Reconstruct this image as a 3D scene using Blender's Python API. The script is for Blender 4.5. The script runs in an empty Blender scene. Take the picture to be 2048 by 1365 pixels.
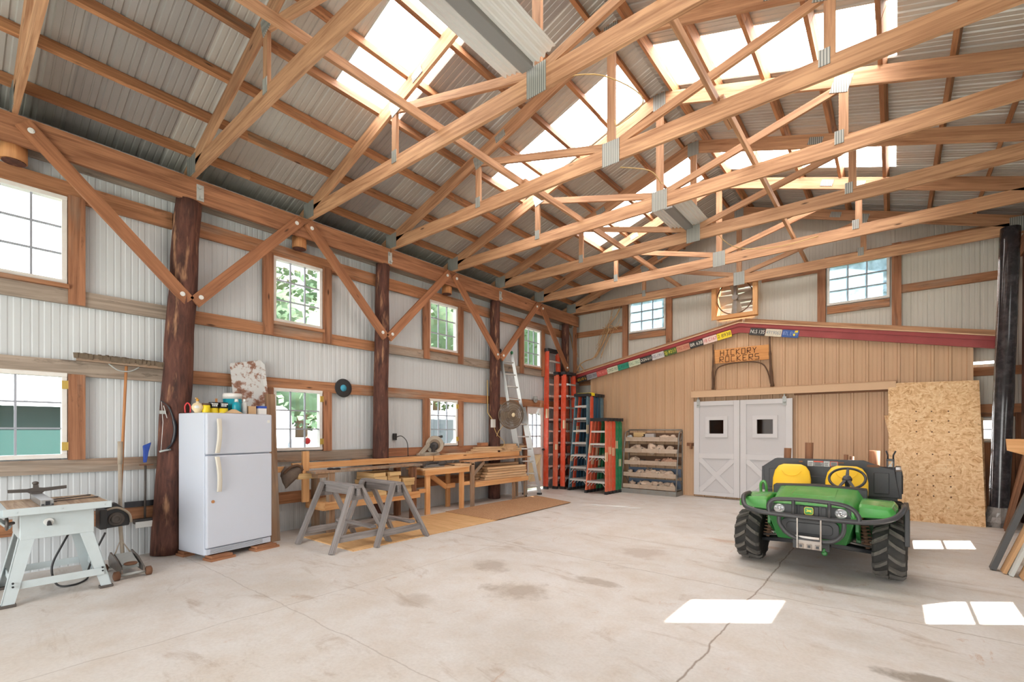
import bpy, bmesh, math, random
from mathutils import Vector as V, Matrix
random.seed(11)
SC = bpy.context.scene
COL = SC.collection
PI = math.pi
R = random.uniform

def c(r, g, b):
    f = lambda v: (v/255/12.92) if v/255 <= .04045 else ((v/255+.055)/1.055)**2.4
    return (f(r), f(g), f(b), 1.0)

# ------------------------------------------------------------------ mesh builder
class B:
    def __init__(s):
        s.v = []; s.f = []; s.u = []; s.m = []; s.s = []
    def face(s, pts, uv=None, m=0, sm=False):
        i = len(s.v); s.v += [tuple(p) for p in pts]
        s.f.append(tuple(range(i, i+len(pts)))); s.m.append(m); s.s.append(sm)
        s.u.append(uv or [(p[0], p[2]) for p in pts])
    def idx(s, ids, uv=None, m=0, sm=True):
        s.f.append(tuple(ids)); s.m.append(m); s.s.append(sm)
        s.u.append(uv or [(s.v[k][0]+s.v[k][1], s.v[k][2]) for k in ids])
    def bar(s, p0, p1, w, h, up=(0, 0, 1), m=0, w1=None, h1=None):
        p0 = V(p0); p1 = V(p1); d = p1-p0; L = d.length
        if L < 1e-6: return s
        d.normalize(); sd = d.cross(V(up))
        if sd.length < 1e-4: sd = d.cross(V((0, 1, 0)))
        if sd.length < 1e-4: sd = d.cross(V((1, 0, 0)))
        sd.normalize(); u = sd.cross(d)
        w1 = w if w1 is None else w1; h1 = h if h1 is None else h1
        a = [p0+sd*(w/2*i)+u*(h/2*j) for i, j in ((-1, -1), (1, -1), (1, 1), (-1, 1))]
        b = [p1+sd*(w1/2*i)+u*(h1/2*j) for i, j in ((-1, -1), (1, -1), (1, 1), (-1, 1))]
        n = len(s.v); s.v += [tuple(p) for p in a+b]
        o = R(0, 50); vo = R(0, 50); per = [0, w, w+h, 2*w+h, 2*w+2*h]
        for k in range(4):
            k2 = (k+1) % 4
            s.f.append((n+k, n+k2, n+4+k2, n+4+k)); s.m.append(m); s.s.append(False)
            s.u.append([(o, vo+per[k]), (o, vo+per[k+1]), (o+L, vo+per[k+1]), (o+L, vo+per[k])])
        for q in ((n+3, n+2, n+1, n), (n+4, n+5, n+6, n+7)):
            s.f.append(q); s.m.append(m); s.s.append(False)
            s.u.append([(o, vo), (o+w*.2, vo), (o+w*.2, vo+h), (o, vo+h)])
        return s
    def box(s, x0, x1, y0, y1, z0, z1, m=0):
        dx, dy, dz = abs(x1-x0), abs(y1-y0), abs(z1-z0)
        xc, yc, zc = (x0+x1)/2, (y0+y1)/2, (z0+z1)/2
        if dz >= dx and dz >= dy: return s.bar((xc, yc, min(z0, z1)), (xc, yc, max(z0, z1)), dx, dy, (0, 1, 0), m)
        if dx >= dy: return s.bar((min(x0, x1), yc, zc), (max(x0, x1), yc, zc), dy, dz, (0, 0, 1), m)
        return s.bar((xc, min(y0, y1), zc), (xc, max(y0, y1), zc), dx, dz, (0, 0, 1), m)
    def tube(s, pts, r, n=8, closed=False, m=0, cap=True):
        pts = [V(p) for p in pts]; N = len(pts)
        rs = r if isinstance(r, (list, tuple)) else [r]*N
        T = []
        for i in range(N):
            a = pts[i-1] if (i > 0 or closed) else pts[i]
            b = pts[(i+1) % N] if (i < N-1 or closed) else pts[i]
            t = (b-a); t = t.normalized() if t.length > 1e-9 else V((0, 0, 1)); T.append(t)
        nr = T[0].orthogonal().normalized(); base = len(s.v); L = 0
        for i in range(N):
            if i:
                nr = nr - T[i]*nr.dot(T[i])
                nr = nr.normalized() if nr.length > 1e-6 else T[i].orthogonal().normalized()
            bn = T[i].cross(nr)
            for k in range(n):
                a = 2*PI*k/n
                s.v.append(tuple(pts[i]+(nr*math.cos(a)+bn*math.sin(a))*rs[i]))
        for i in range(N if closed else N-1):
            j = (i+1) % N; l2 = L+(pts[j]-pts[i]).length
            for k in range(n):
                k2 = (k+1) % n; cc = rs[i]*2*PI/n
                s.idx((base+i*n+k, base+i*n+k2, base+j*n+k2, base+j*n+k), [(L, k*cc), (L, (k+1)*cc), (l2, (k+1)*cc), (l2, k*cc)], m)
            L = l2
        if cap and not closed:
            s.idx([base+k for k in range(n)][::-1], None, m, False)
            s.idx([base+(N-1)*n+k for k in range(n)], None, m, False)
        return s
    def cyl(s, p0, p1, r0, r1=None, n=16, m=0):
        return s.tube([p0, p1], [r0, r0 if r1 is None else r1], n, False, m)
    def lathe(s, prof, ctr=(0, 0, 0), axis=(0, 0, 1), n=24, m=0, sm=True):
        ax = V(axis).normalized(); a = ax.orthogonal().normalized(); b = ax.cross(a); base = len(s.v); ctr = V(ctr)
        for r, z in prof:
            for k in range(n):
                t = 2*PI*k/n
                s.v.append(tuple(ctr+ax*z+(a*math.cos(t)+b*math.sin(t))*r))
        for i in range(len(prof)-1):
            for k in range(n):
                k2 = (k+1) % n
                s.idx((base+i*n+k, base+i*n+k2, base+(i+1)*n+k2, base+(i+1)*n+k), None, m, sm)
        if prof[0][0] > 1e-5: s.idx([base+k for k in range(n)][::-1], None, m, False)
        if prof[-1][0] > 1e-5: s.idx([base+(len(prof)-1)*n+k for k in range(n)], None, m, False)
        return s
    def prism(s, poly, pl, d0, d1, m=0):
        def P(a, b, d): return {'xz': (a, d, b), 'yz': (d, a, b), 'xy': (a, b, d)}[pl]
        n = len(poly); base = len(s.v)
        for d in (d0, d1):
            for a, b in poly: s.v.append(P(a, b, d))
        s.idx([base+k for k in range(n)], [poly[k] for k in range(n)], m, False)
        s.idx([base+n+k for k in range(n)][::-1], [poly[k] for k in range(n)][::-1], m, False)
        for k in range(n):
            k2 = (k+1) % n
            s.idx((base+k2, base+k, base+n+k, base+n+k2), [(0, 0), (.1, 0), (.1, .1), (0, .1)], m, False)
        return s
    def hexa(s, a, b, m=0):
        """two quads a (bottom ring) and b (top ring)"""
        n = len(s.v); s.v += [tuple(p) for p in list(a)+list(b)]
        L = (V(b[0])-V(a[0])).length; w = (V(a[1])-V(a[0])).length
        for k in range(4):
            k2 = (k+1) % 4
            s.idx((n+k, n+k2, n+4+k2, n+4+k), [(0, 0), (0, w), (L, w), (L, 0)], m, False)
        s.idx((n+3, n+2, n+1, n), [(0, 0), (0, w), (w, w), (w, 0)], m, False); s.idx((n+4, n+5, n+6, n+7), [(0, 0), (0, w), (w, w), (w, 0)], m, False)
        return s
    def loft(s, rings, closed=True, cap=True, m=0, sm=True):
        n = len(rings[0]); base = len(s.v)
        for r in rings: s.v += [tuple(p) for p in r]
        for i in range(len(rings)-1):
            for k in range(n if closed else n-1):
                k2 = (k+1) % n
                s.idx((base+i*n+k, base+i*n+k2, base+(i+1)*n+k2, base+(i+1)*n+k), None, m, sm)
        if cap and closed:
            s.idx([base+k for k in range(n)][::-1], None, m, False)
            s.idx([base+(len(rings)-1)*n+k for k in range(n)], None, m, False)
        return s
    def blob(s, ctr, rad, sub=2, j=.0, m=0, sm=True):
        bm = bmesh.new(); bmesh.ops.create_icosphere(bm, subdivisions=sub, radius=1)
        base = len(s.v)
        for v in bm.verts:
            k = 1+R(-j, j)
            s.v.append((ctr[0]+v.co.x*rad[0]*k, ctr[1]+v.co.y*rad[1]*k, ctr[2]+v.co.z*rad[2]*k))
        for f in bm.faces: s.idx([base+v.index for v in f.verts], None, m, sm)
        bm.free(); return s
    def xf(s, M, start=0):
        for i in range(start, len(s.v)): s.v[i] = tuple(M @ V(s.v[i]))
        return s

def wloc(o):
    p = V((0, 0, 0))
    while o is not None: p = p+o.location; o = o.parent
    return p

def obj(name, b, mat, parent=None, bev=0, label=None, origin=None):
    """one mesh object; builder coordinates are world coordinates"""
    me = bpy.data.meshes.new(name)
    if parent is not None: off = wloc(parent)
    elif origin is not None: off = V(origin)
    else:
        xs = [p[0] for p in b.v]; ys = [p[1] for p in b.v]; zs = [p[2] for p in b.v]
        off = V(((min(xs)+max(xs))/2, (min(ys)+max(ys))/2, min(zs)))
    me.from_pydata([tuple(V(p)-off) for p in b.v], [], b.f)
    ul = me.uv_layers.new(name='UVMap'); k = 0
    for uv in b.u:
        for q in uv: ul.data[k].uv = q; k += 1
    me.polygons.foreach_set('material_index', b.m); me.polygons.foreach_set('use_smooth', b.s)
    for mm in (mat if isinstance(mat, (list, tuple)) else [mat]): me.materials.append(mm)
    bm = bmesh.new(); bm.from_mesh(me); bmesh.ops.recalc_face_normals(bm, faces=bm.faces); bm.to_mesh(me); bm.free()
    me.update()
    o = bpy.data.objects.new(name, me); COL.objects.link(o)
    if parent is not None: o.parent = parent
    else: o.location = off
    if bev:
        md = o.modifiers.new('bev', 'BEVEL'); md.width = bev; md.segments = 2; md.limit_method = 'ANGLE'; md.angle_limit = .6
    if label: o['label'] = label
    return o

def tag(o, label, cat, group=None, kind=None):
    o['label'] = label; o['category'] = cat
    if group: o['group'] = group
    if kind: o['kind'] = kind
    return o

def thing(name, label, cat, loc=(0, 0, 0), group=None, kind=None):
    o = bpy.data.objects.new(name, None); o.empty_display_size = .1; COL.objects.link(o); o.location = loc
    return tag(o, label, cat, group, kind)

def one(name, b, mat, label, cat, group=None, kind=None, bev=0):
    return tag(obj(name, b, mat, None, bev), label, cat, group, kind)

def text(name, s, size, mat, parent, loc, rot, width=None, ext=.001, label=None):
    cu = bpy.data.curves.new(name, 'FONT'); cu.body = s; cu.size = size; cu.extrude = ext
    cu.align_x = 'CENTER'; cu.align_y = 'CENTER'; cu.materials.append(mat)
    o = bpy.data.objects.new(name, cu); COL.objects.link(o); o.parent = parent
    o.location = V(loc)-wloc(parent); o.rotation_euler = rot
    bpy.context.view_layer.update(); dg = bpy.context.evaluated_depsgraph_get()
    me = bpy.data.meshes.new_from_object(o.evaluated_get(dg)); xs = [v.co.x for v in me.vertices]
    o2 = bpy.data.objects.new(name, me); COL.objects.link(o2); o2.parent = parent; o2.location = o.location; o2.rotation_euler = rot
    if width: k = width/(max(xs)-min(xs)); me.transform(Matrix.Diagonal((k, 1, 1, 1)))
    o2.data.name = name; bpy.data.objects.remove(o); bpy.data.curves.remove(cu); o2.name = name
    return o2

def arc(cx, cy, r, a0, a1, n):
    return [(cx+r*math.cos(a0+(a1-a0)*i/n), cy+r*math.sin(a0+(a1-a0)*i/n)) for i in range(n+1)]

def rrect(x0, x1, y0, y1, r, n=5):
    return arc(x1-r, y1-r, r, 0, PI/2, n)+arc(x0+r, y1-r, r, PI/2, PI, n)+arc(x0+r, y0+r, r, PI, 1.5*PI, n)+arc(x1-r, y0+r, r, 1.5*PI, 2*PI, n)

def bez(pts, n=6):
    """Catmull-Rom through pts"""
    P = [V(p) for p in pts]; out = []
    for i in range(len(P)-1):
        p0 = P[max(i-1, 0)]; p1 = P[i]; p2 = P[i+1]; p3 = P[min(i+2, len(P)-1)]
        for k in range(n):
            t = k/n
            out.append(.5*((2*p1)+(p2-p0)*t+(2*p0-5*p1+4*p2-p3)*t*t+(3*p1-p0-3*p2+p3)*t**3))
    out.append(P[-1]); return out

# ------------------------------------------------------------------ materials
class N:
    def __init__(s, name):
        s.mat = bpy.data.materials.new(name); s.mat.use_nodes = True
        s.t = s.mat.node_tree; s.t.nodes.clear()
        s.out = s.n('ShaderNodeOutputMaterial')
    def n(s, ty, _p=None, **kw):
        nd = s.t.nodes.new(ty)
        for k, v in (_p or {}).items(): setattr(nd, k, v)
        for k, v in kw.items():
            key = int(k[1:]) if k[0] == 'i' and k[1:].isdigit() else k.replace('_', ' ')
            if hasattr(v, 'is_output') or isinstance(v, bpy.types.NodeSocket): s.t.links.new(v, nd.inputs[key])
            else: nd.inputs[key].default_value = v
        return nd
    def ramp(s, fac, *stops, interp='LINEAR'):
        nd = s.n('ShaderNodeValToRGB', Fac=fac); nd.color_ramp.interpolation = interp
        e = nd.color_ramp.elements
        while len(e) < len(stops): e.new(.5)
        for k, (p, col) in enumerate(stops): e[k].position = p; e[k].color = col
        return nd.outputs['Color']
    def mix(s, fac, a, b, mode='MIX'):
        nd = s.n('ShaderNodeMix', {'data_type': 'RGBA', 'blend_type': mode})
        for k, v in ((0, fac), (6, a), (7, b)):
            if isinstance(v, bpy.types.NodeSocket): s.t.links.new(v, nd.inputs[k])
            else: nd.inputs[k].default_value = v
        return nd.outputs[2]
    def math(s, op, a, b=0.0, cl=False):
        nd = s.n('ShaderNodeMath', {'operation': op, 'use_clamp': cl}, i0=a, i1=b); return nd.outputs[0]
    def noise(s, vec, scale, detail=4, rough=.55, dist=0):
        return s.n('ShaderNodeTexNoise', Vector=vec, Scale=scale, Detail=detail, Roughness=rough, Distortion=dist).outputs['Fac']
    def map(s, vec, scale=(1, 1, 1), loc=(0, 0, 0)):
        return s.n('ShaderNodeMapping', Vector=vec, Scale=scale, Location=loc).outputs[0]
    def rnd(s, col, amt=.2, sat=.1):
        r = s.n('ShaderNodeObjectInfo').outputs['Random']
        v = s.math('MULTIPLY_ADD', r, amt*2); v.node.inputs[2].default_value = 1-amt
        return s.n('ShaderNodeHueSaturation', Color=col, Value=v).outputs[0]
    def bsdf(s, col, rough=.6, metal=0.0, bump=None, bs=.3, bd=.01, **kw):
        b = s.n('ShaderNodeBsdfPrincipled', Base_Color=col, Roughness=rough, Metallic=metal, **kw)
        if bump is not None:
            bp = s.n('ShaderNodeBump', Strength=bs, Distance=bd, Height=bump); s.t.links.new(bp.outputs[0], b.inputs['Normal'])
        s.t.links.new(b.outputs[0], s.out.inputs[0]); return s.mat

def plain(name, col, rough=.5, metal=0.0, var=.0, dirt=0.0, dcol=None, dscale=6, **kw):
    n = N(name); col_ = col
    tc = n.n('ShaderNodeTexCoord').outputs['Object']
    if dirt:
        f = n.noise(tc, dscale, 6, .65)
        f = n.ramp(f, (.45, (0, 0, 0, 1)), (.75, (dirt, dirt, dirt, 1)))
        col_ = n.mix(f, col, dcol or c(120, 95, 70))
    if var: col_ = n.rnd(col_ if not isinstance(col_, tuple) else n.mix(0.0, col, col), var)
    return n.bsdf(col_, rough, metal, **kw)

def wood(name, light, dark, knot=True, var=.18, rough=.7, grey=0.0, gcol=None, stain=0.0):
    n = N(name); uv = n.n('ShaderNodeTexCoord').outputs['UV']
    oi = n.n('ShaderNodeObjectInfo').outputs['Random']
    off = n.n('ShaderNodeCombineXYZ', X=n.math('MULTIPLY', oi, 37.0), Y=n.math('MULTIPLY', oi, 91.0), Z=0.0).outputs[0]
    p = n.n('ShaderNodeVectorMath', {'operation': 'ADD'}, i0=uv, i1=off).outputs[0]
    g1 = n.noise(n.map(p, (1.2, 26, 1)), 1.0, 6, .6, 1.2)
    g2 = n.noise(n.map(p, (.6, 7, 1)), 1.0, 3, .5, 2.0)
    f = n.math('ADD', n.math('MULTIPLY', g1, .6), n.math('MULTIPLY', g2, .45))
    col = n.ramp(f, (.36, dark), (.62, light))
    big = n.noise(n.map(p, (.9, 2.5, 1)), 1.0, 2)
    col = n.mix(n.ramp(big, (.4, (0, 0, 0, 1)), (.75, (.45, .45, .45, 1))), col, dark)
    if knot:
        vo = n.n('ShaderNodeTexVoronoi', Vector=n.map(p, (1.3, 5, 1)), Scale=1.0, Randomness=1.0).outputs['Distance']
        k = n.ramp(vo, (.035, (1, 1, 1, 1)), (.085, (0, 0, 0, 1)))
        col = n.mix(k, col, tuple(v*.35 for v in dark[:3])+(1,))
    if grey:
        gm = n.noise(n.map(p, (.7, 3, 1), (3, 7, 0)), 1.0, 4, .6)
        gm = n.ramp(gm, (.62-grey*.4, (0, 0, 0, 1)), (.78-grey*.4, (.85, .85, .85, 1)))
        gc = n.ramp(g1, (.3, tuple(v*.55 for v in gcol[:3])+(1,)), (.65, gcol))
        col = n.mix(gm, col, gc)
    if stain:
        sm = n.noise(n.map(p, (1.5, 5, 1), (9, 2, 0)), 1.0, 5, .7)
        col = n.mix(n.ramp(sm, (.6, (0, 0, 0, 1)), (.68, (stain, stain, stain, 1))), col, c(45, 30, 20))
    return n.bsdf(n.rnd(col, var), rough, 0, g1, .25, .004)

M = {}
M['truss'] = wood('truss_pine', c(206, 162, 124), c(146, 102, 72), var=.12)
M['purlin'] = wood('purlin_wood', c(190, 138, 96), c(126, 80, 52), var=.22, grey=.1, gcol=c(150, 130, 105), stain=.5)
M['beam'] = wood('beam_wood', c(184, 130, 94), c(124, 80, 54), var=.06, stain=.2)
M['brace'] = wood('brace_wood', c(178, 122, 86), c(132, 86, 58), var=.05)
M['girt'] = wood('girt_wood', c(188, 134, 96), c(130, 86, 56), var=.12, grey=.25, gcol=c(168, 150, 134), stain=.4)
M['girt_grey'] = wood('girt_grey', c(176, 150, 128), c(128, 102, 82), var=.08, grey=.75, gcol=c(172, 158, 144), stain=.6)
M['trimwood'] = wood('trim_wood', c(180, 126, 92), c(124, 80, 54), var=.12, grey=.15, gcol=c(160, 138, 120), stain=.5)
M['pine'] = wood('new_pine', c(234, 184, 130), c(206, 142, 84), var=.08)
M['lumber'] = wood('lumber', c(226, 194, 154), c(194, 152, 110), var=.14)
M['yellowpine'] = wood('yellow_lumber', c(222, 192, 140), c(186, 148, 98), var=.16)
M['greywood'] = wood('grey_wood', c(150, 142, 138), c(96, 90, 90), var=.1, knot=False, grey=.6, gcol=c(158, 152, 150))
M['oldboard'] = wood('old_board', c(176, 142, 112), c(126, 96, 72), var=.1, grey=.4, gcol=c(160, 148, 134))
M['benchtop'] = wood('bench_top', c(204, 158, 118), c(164, 118, 82), var=.08, knot=False)
M['brownboard'] = wood('brown_board', c(150, 104, 72), c(96, 62, 42), var=.12)
M['ply'] = wood('floor_ply', c(226, 186, 136), c(202, 156, 104), knot=False, var=.04)
M['handlewood'] = wood('handle_wood', c(206, 150, 100), c(170, 112, 68), knot=False, var=.05)

def bark():
    n = N('bark'); o = n.n('ShaderNodeTexCoord').outputs['Object']
    f = n.noise(n.map(o, (5, 5, .9)), 3, 7, .65, .6)
    col = n.ramp(f, (.3, c(54, 34, 30)), (.55, c(96, 60, 50)), (.72, c(120, 80, 64)))
    g = n.noise(n.map(o, (4, 4, .7), (5, 3, 1)), 2.2, 4, .6)
    col = n.mix(n.ramp(g, (.58, (0, 0, 0, 1)), (.70, (.9, .9, .9, 1))), col, c(176, 132, 100))
    return n.bsdf(col, .85, 0, f, .6, .03)
M['bark'] = bark()

def sheetmat(name, col, col2, rough=.5, metal=.0, axis=1, pitch=.9144, dirt=.15, st=(9, 9, .5)):
    n = N(name); o = n.n('ShaderNodeNewGeometry').outputs['Position']
    sx = n.n('ShaderNodeSeparateXYZ', Vector=o).outputs[axis]
    w = n.n('ShaderNodeTexWhiteNoise', {'noise_dimensions': '1D'}, W=n.math('FLOOR', n.math('DIVIDE', sx, pitch))).outputs['Value']
    colr = n.mix(n.math('MULTIPLY', w, 1.0), col, col2)
    stn = n.noise(n.map(o, st), 1.5, 4)
    colr = n.mix(n.ramp(stn, (.4, (0, 0, 0, 1)), (.8, (dirt, dirt, dirt, 1))), colr, tuple(v*.7 for v in col[:3])+(1,))
    return n.bsdf(colr, rough, metal)
M['wallsheet'] = sheetmat('wall_sheet', c(206, 211, 214), c(198, 203, 206), axis=1)
M['gablesheet'] = sheetmat('gable_sheet', c(208, 205, 196), c(200, 197, 188), axis=0)
M['roofsheet'] = sheetmat('roof_sheet', c(172, 170, 168), c(206, 206, 200), rough=.36, metal=.35, axis=1, dirt=.15, st=(.5, 9, 9))
M['tansheet'] = sheetmat('tan_sheet', c(204, 168, 134), c(198, 162, 128), rough=.5, metal=0, axis=0, dirt=.15)
M['tantrim'] = plain('tan_trim', c(214, 178, 142), .5)

def concrete():
    n = N('concrete'); p = n.n('ShaderNodeNewGeometry').outputs['Position']
    s = n.n('ShaderNodeSeparateXYZ', Vector=p); X = s.outputs[0]; Y = s.outputs[1]
    a = n.noise(p, .55, 5, .6, .4); b = n.noise(p, 3.2, 8, .65); d = n.noise(p, 40, 4, .6)
    col = n.ramp(a, (.34, c(208, 202, 195)), (.5, c(222, 218, 214)), (.7, c(214, 206, 197)))
    col = n.mix(n.ramp(b, (.42, (.0, .0, .0, 1)), (.72, (.5, .5, .5, 1))), col, c(200, 184, 166))
    sw = n.noise(n.map(p, (.8, 2.2, 1), (4, 1, 0)), 1.0, 6, .7, 1.6)
    col = n.mix(n.ramp(sw, (.56, (0, 0, 0, 1)), (.7, (.5, .5, .5, 1))), col, c(160, 134, 108))
    ru = n.noise(n.map(p, (2.0, 1.1, 1), (8, 3, 0)), 1.3, 6, .75, .8)
    col = n.mix(n.ramp(ru, (.62, (0, 0, 0, 1)), (.7, (.55, .55, .55, 1))), col, c(186, 142, 106))
    # dark spots in the middle of the floor and a swept dirt streak, each with its own place
    def spot(cx, cy, rx, ry, col0, col_, k):
        dx = n.math('DIVIDE', n.math('SUBTRACT', X, cx), rx); dy = n.math('DIVIDE', n.math('SUBTRACT', Y, cy), ry)
        q = n.math('ADD', n.math('MULTIPLY', dx, dx), n.math('MULTIPLY', dy, dy))
        q = n.math('ADD', q, n.math('MULTIPLY', n.math('SUBTRACT', b, .5), 5.0))
        return n.mix(n.ramp(q, (.1, (k, k, k, 1)), (1.0, (0, 0, 0, 1))), col0, col_)
    for cx, cy, rx, ry, cc, k in ((-2.75, 3.45, .35, .3, c(150, 130, 108), .6), (-3.5, 3.9, .3, .25, c(150, 130, 110), .5), (-2.3, 4.15, .25, .12, c(150, 130, 108), .55),
                                  (-2.4, 5.5, .4, .3, c(172, 150, 130), .5), (-1.6, 6.8, .5, .12, c(186, 138, 100), .5), (-3.3, 2.7, .25, .15, c(160, 140, 118), .4),
                                  (.35, 3.3, .5, .22, c(128, 108, 84), .7), (.15, 3.75, .3, .1, c(120, 104, 84), .7), (.7, 3.15, .35, .12, c(128, 108, 84), .6)):
        col = spot(cx, cy, rx, ry, col, cc, k)
    def joint(coord, other, at, wdt, k):
        wob = n.math('MULTIPLY', n.math('SUBTRACT', n.noise(n.map(p, (1, 1, 1)), 2.5, 5), .5), .10)
        q = n.math('ABSOLUTE', n.math('ADD', n.math('SUBTRACT', coord, at), wob))
        return n.ramp(q, (wdt*.35, (k, k, k, 1)), (wdt, (0, 0, 0, 1)))
    crack = n.mix(1.0, joint(X, Y, -1.0, .009, .7), joint(Y, X, 4.81, .007, .55), 'LIGHTEN')
    crack = n.mix(1.0, crack, joint(X, Y, -4.05, .007, .35), 'LIGHTEN'); crack = n.mix(1.0, crack, joint(Y, X, 1.9, .006, .35), 'LIGHTEN')
    col = n.mix(crack, col, c(112, 84, 60))
    col = n.mix(n.ramp(d, (.35, (.10, .10, .10, 1)), (.6, (0, 0, 0, 1))), col, c(120, 100, 80))
    return n.bsdf(col, n.math('MULTIPLY_ADD', a, .3, False), 0, d, .08, .002)
M['concrete'] = concrete()
for nd in M['concrete'].node_tree.nodes:
    if nd.type == 'MATH' and nd.operation == 'MULTIPLY_ADD': nd.inputs[2].default_value = .38

def osb():
    n = N('osb'); o = n.n('ShaderNodeTexCoord').outputs['Object']
    w = n.n('ShaderNodeTexNoise', Vector=o, Scale=5.0, Detail=2.0).outputs['Color']
    q = n.n('ShaderNodeVectorMath', {'operation': 'MULTIPLY_ADD'}, i0=w, i1=(.22, .22, .22), i2=o).outputs[0]
    v = n.n('ShaderNodeTexVoronoi', Vector=n.map(q, (42, 42, 16)), Scale=1.0)
    g = n.n('ShaderNodeSeparateColor', Color=v.outputs['Color']).outputs[0]
    v2 = n.n('ShaderNodeTexVoronoi', Vector=n.map(q, (18, 18, 46)), Scale=1.0)
    g2 = n.n('ShaderNodeSeparateColor', Color=v2.outputs['Color']).outputs[1]
    f = n.math('ADD', n.math('MULTIPLY', g, .5), n.math('MULTIPLY', g2, .5))
    col = n.ramp(f, (.08, c(200, 152, 104)), (.3, c(224, 182, 134)), (.6, c(236, 200, 154)), (.9, c(244, 216, 174)))
    dk = n.noise(n.map(q, (14, 14, 9)), 1.6, 3, .5, 1.0)
    col = n.mix(n.ramp(dk, (.68, (0, 0, 0, 1)), (.74, (.5, .5, .5, 1))), col, c(150, 100, 56))
    return n.bsdf(col, .7, 0, f, .2, .003)
M['osb'] = osb()
def mat_weave():
    n = N('jute'); p = n.n('ShaderNodeTexCoord').outputs['Object']
    a = n.noise(p, 60, 4, .7); b = n.noise(p, 1.6, 4, .6)
    col = n.ramp(a, (.3, c(150, 110, 78)), (.7, c(206, 164, 124)))
    col = n.mix(n.ramp(b, (.45, (0, 0, 0, 1)), (.75, (.5, .5, .5, 1))), col, c(168, 122, 84))
    return n.bsdf(col, .95, 0, a, .6, .006)
M['jute'] = mat_weave()
def rusty():
    n = N('rusty_white'); o = n.n('ShaderNodeTexCoord').outputs['Object']
    f = n.noise(o, 9, 8, .7); g = n.noise(o, 3, 3)
    m = n.math('ADD', n.math('MULTIPLY', f, .7), n.math('MULTIPLY', g, .4))
    return n.bsdf(n.ramp(m, (.545, c(206, 208, 208)), (.6, c(150, 110, 92)), (.72, c(96, 62, 48))), .6)
M['rusty'] = rusty()
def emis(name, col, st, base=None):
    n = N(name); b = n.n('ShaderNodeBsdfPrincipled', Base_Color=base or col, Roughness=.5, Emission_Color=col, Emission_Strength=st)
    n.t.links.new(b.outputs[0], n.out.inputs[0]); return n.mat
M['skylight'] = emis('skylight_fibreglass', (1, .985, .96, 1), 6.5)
def glass(name, tint=(1, 1, 1, 1), gl=.06, frost=0.0, fcol=None):
    n = N(name); t = n.n('ShaderNodeBsdfTransparent', Color=tint); g = n.n('ShaderNodeBsdfGlossy', Roughness=.03)
    mx = n.n('ShaderNodeMixShader', Fac=gl, i1=t.outputs[0], i2=g.outputs[0]); last = mx.outputs[0]
    if frost:
        tr = n.n('ShaderNodeBsdfTranslucent', Color=fcol or (1, 1, 1, 1)); o = n.n('ShaderNodeTexCoord').outputs['Object']
        f = n.ramp(n.noise(o, 6, 5, .6), (.35, (frost*.5,)*3+(1,)), (.65, (frost,)*3+(1,)))
        last = n.n('ShaderNodeMixShader', Fac=f, i1=last, i2=tr.outputs[0]).outputs[0]
    n.t.links.new(last, n.out.inputs[0]); return n.mat
M['glass'] = glass('window_glass'); M['frost'] = glass('dirty_glass', tint=c(196, 212, 220), frost=.75, fcol=c(150, 162, 170)); M['doorglass'] = glass('door_glass', tint=c(190, 170, 150), gl=.012); M['doorboard'] = plain('door_board', c(208, 206, 207), .45)
P_ = plain
M['white'] = P_('white_paint', c(232, 231, 228), .4); M['sash'] = P_('sash_white', c(228, 226, 222), .5, dirt=.2, dcol=c(190, 160, 130), dscale=9)
M['appliance'] = P_('appliance_white', c(206, 213, 226), .3, dirt=.05, dcol=c(200, 190, 170)); M['yellowed'] = P_('yellowed_plastic', c(214, 209, 196), .4)
M['doorwhite'] = P_('door_white', c(200, 198, 199), .45); M['doorgroove'] = P_('door_groove', c(176, 170, 166), .6)
M['black'] = P_('black_plastic', c(40, 41, 44), .45); M['tubeblack'] = P_('bar_black', c(58, 58, 60), .4); M['bedblack'] = P_('bed_black', c(58, 60, 64), .5, dirt=.15, dcol=c(110, 100, 90))
M['lug'] = P_('tread_lug', c(88, 85, 81), .85, dirt=.4, dcol=c(140, 130, 116), dscale=9); M['rubber'] = P_('rubber', c(44, 43, 42), .8, dirt=.3, dcol=c(90, 84, 76), dscale=6)
M['green'] = P_('tractor_green', c(72, 154, 72), .25, dirt=.5, dcol=c(136, 184, 118), dscale=2.2); M['dkgreen'] = P_('deep_green', c(26, 104, 44), .4, dirt=.2, dcol=c(90, 90, 60))  # pale green patches stand for both dust and reflections put into the colour
M['yellow'] = P_('seat_yellow', c(246, 200, 48), .4); M['emblem'] = P_('emblem_yellow', c(244, 220, 60), .4); M['chrome'] = P_('chrome', c(220, 222, 226), .12, 1.0)
M['lens'] = P_('lamp_lens', c(216, 218, 222), .12, .55); M['galv'] = P_('galvanised', c(180, 184, 182), .5, .3, dirt=.2, dcol=c(120, 120, 118), dscale=30)
M['plate'] = None; M['alum'] = P_('aluminium', c(158, 158, 158), .35, .7); M['alstep'] = P_('aluminium_step', c(214, 212, 208), .45, .4)
M['orange'] = P_('ladder_orange', c(226, 84, 54), .5, var=.06, dirt=.45, dcol=c(222, 150, 128), dscale=8); M['pinkorange'] = P_('ladder_faded', c(228, 110, 78), .5, var=.05, dirt=.35, dcol=c(226, 190, 170), dscale=8)
M['lblue'] = P_('ladder_blue', c(86, 122, 138), .5, dirt=.4, dcol=c(150, 160, 160)); M['ldkblue'] = P_('ladder_navy', c(40, 82, 108), .5); M['lgreen'] = P_('ladder_green', c(20, 128, 84), .5, dirt=.3, dcol=c(150, 190, 160), dscale=8); M['lred'] = P_('ladder_red', c(204, 44, 34), .5)
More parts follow.
